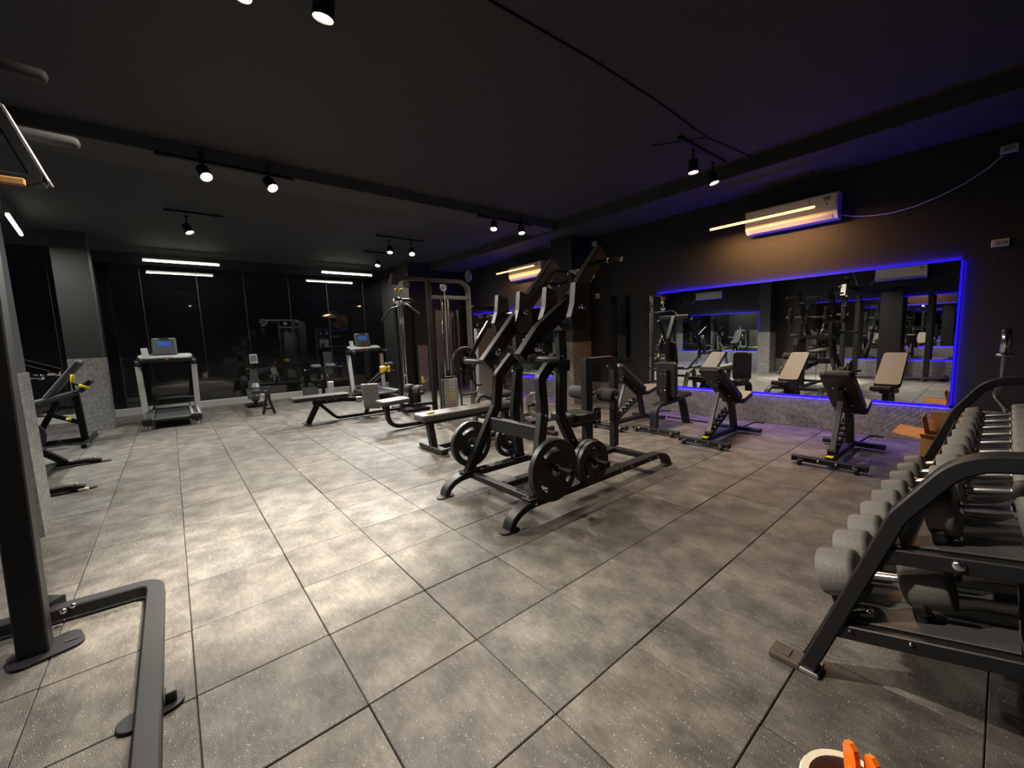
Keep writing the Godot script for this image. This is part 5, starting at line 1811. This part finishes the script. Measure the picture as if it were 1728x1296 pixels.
func build_left_machines() -> void:
	var Z := Vector3(0, 0, 1)
	var t := thing("leg_curl_machine", "black padded leg machine with yellow grips in front of the left pillar", "gym machine", V(-1.3, 0, -7.05))
	var m := MB.new()
	m.rect([V(-1.03, 0.035, -7.7), V(-1.03, 0.035, -6.4)], 0.06, 0.05)
	part(t, "cross_foot", m, M.powder, "", true)
	bolts(t, [V(-0.998, 0.045, -6.55), V(-0.998, 0.045, -6.45), V(-0.998, 0.045, -7.6)], V(1, 0, 0))
	m = MB.new()
	m.rect([V(-1.03, 0.05, -7.0), V(-2.2, 0.05, -7.0)], 0.07, 0.08, Z)
	m.rect([V(-2.2, 0.04, -7.4), V(-2.2, 0.04, -6.6)], 0.08, 0.05)
	part(t, "base_rail", m, M.powder, "", true)
	m = MB.new()
	m.rect([V(-1.07, 0.05, -6.95), V(-1.10, 0.8, -6.95)], 0.08, 0.08, Z)
	part(t, "front_post", m, M.powder, "", true)
	m = MB.new()
	m.rect([V(-1.1, 0.32, -6.95), V(-1.45, 0.52, -6.95)], 0.06, 0.06, Z)
	m.rect([V(-1.6, 0.06, -6.95), V(-1.3, 0.66, -6.95)], 0.07, 0.07, Z)
	part(t, "brace", m, M.powder, "", true)
	m = MB.new()
	m.pad(0.62, 0.08, 0.34, 0.05, 0.025, Transform3D(Basis(Z, 0.25), V(-1.36, 0.71, -6.9)))
	part(t, "seat_pad", m, M.vinyl_worn, "", true)
	m = MB.new()
	m.pad(0.68, 0.08, 0.34, 0.05, 0.025, Transform3D(Basis(Z, 0.93), V(-1.19, 0.98, -6.9)))
	part(t, "incline_pad", m, M.vinyl_worn, "", true)
	m = MB.new()
	m.pad(0.22, 0.07, 0.2, 0.04, 0.02, Transform3D(Basis(Z, 0.9), V(-0.96, 0.88, -6.8)))
	part(t, "knee_pad", m, M.vinyl, "", true)
	for a in [[V(-1.08, 0.94, -6.7), V(-1.07, 1.06, -6.7)], [V(-1.02, 0.90, -6.7), V(-0.92, 0.84, -6.7)], [V(-1.2, 0.42, -6.7), V(-1.15, 0.41, -6.7)]]:
		m = MB.new()
		m.cyl(a[0], a[1], 0.022, 12, 0.006)
		part(t, "yellow_grip", m, M.yellow, "yellow grip", true)
	m = MB.new()
	m.rod([V(-1.1, 0.78, -6.95), V(-1.08, 0.93, -6.7)], 0.015, 8)
	m.rod([V(-1.08, 0.93, -6.7), V(-0.92, 0.84, -6.7)], 0.012, 8)
	part(t, "grip_arm", m, M.powder, "", true)
	m = MB.new()
	m.cyl(V(-1.62, 0.22, -6.9), V(-1.62, 0.22, -6.5), 0.022, 12)
	part(t, "plate_peg", m, M.powder, "", true)
	m = MB.new()
	m.cyl(V(-1.42, 0.52, -6.95), V(-1.42, 0.52, -6.75), 0.03, 12)
	part(t, "pivot_cap", m, M.chrome, "", true)
	weight_plate(V(-1.62, 0.235, -6.6), 0.225, 0.05, "black weight plate on the low peg of the padded leg machine", V(0, 0, 1), 0.3)
	# plate loaded machine with two floor bars, half hidden by the near left pillar
	t = thing("lever_press_machine", "black lever machine with chrome horns, half hidden by the near left pillar", "gym machine", V(-1.2, 0, -4.55))
	for z in [-5.22, -3.9]:
		m = MB.new()
		m.rect(fillet([V(-1.9, 0.04, z), V(-0.86, 0.04, z), V(-0.74, 0.02, z)], 0.05, 3), 0.05, 0.08, Z)
		part(t, "floor_bar", m, M.powder, "", true)
		foot_plate(t, V(-0.72, 0, z), 0.0, 0.14, 0.08)
		m = MB.new()
		m.rect([V(-1.05, 0.06, z), V(-1.45, 0.55, z + (0.25 if z < -4.5 else -0.25))], 0.07, 0.06, Z)
		part(t, "slant_leg", m, M.powder, "", true)
		bolts(t, [V(-1.0, 0.066, z), V(-0.8, 0.066, z)], V(0, 1, 0), 0.014)
	m = MB.new()
	m.pad(0.08, 0.02, 0.06, 0.02, 0.006, Transform3D(Basis.IDENTITY, V(-0.75, 0.012, -3.86)))
	part(t, "pale_foot_cap", m, M.cream, "pale foot cap", true)
	m = MB.new()
	m.rect([V(-1.15, 0.05, -5.2), V(-1.15, 0.05, -3.92)], 0.07, 0.06)
	part(t, "base_crossbar", m, M.powder, "", true)
	m = MB.new()
	m.rect(fillet([V(-1.45, 0.5, -4.55), V(-1.55, 1.3, -4.55), V(-1.35, 1.75, -4.55)], 0.2, 5), 0.09, 0.09, Z)
	m.rect([V(-1.45, 0.55, -5.0), V(-1.45, 0.55, -4.1)], 0.08, 0.08)
	part(t, "main_post", m, M.powder, "", true)
	m = MB.new()
	m.pad(0.4, 0.08, 0.36, 0.06, 0.025, Transform3D(Basis.IDENTITY, V(-1.6, 0.62, -4.55)))
	part(t, "seat_pad", m, M.vinyl, "", true)
	for s in [-1.0, 1.0]:
		var z: float = -4.55 + s * 0.3
		m = MB.new()
		m.rect(fillet([V(-1.5, 1.45, z), V(-1.2, 1.3, z), V(-0.92, 1.17, z)], 0.1, 4), 0.06, 0.05, Z)
		var arm := part(t, "lever_arm", m, M.powder, "", true)
		m = MB.new()
		m.cyl(V(-1.12, 1.15, z), V(-0.96, 1.14, z + s * 0.1), 0.016, 12)
		m.cyl(V(-0.97, 1.14, z + s * 0.1), V(-0.93, 1.14, z + s * 0.1), 0.026, 12)
		part(arm, "chrome_horn", m, M.chrome)

func build_objects() -> void:
	build_pulldown()
	build_rack()
	build_benches()
	build_left_frame()
	build_lat_tower()
	build_low_row()
	build_flat_bench()
	build_press()
	build_cardio()
	build_left_machines()
	build_small()
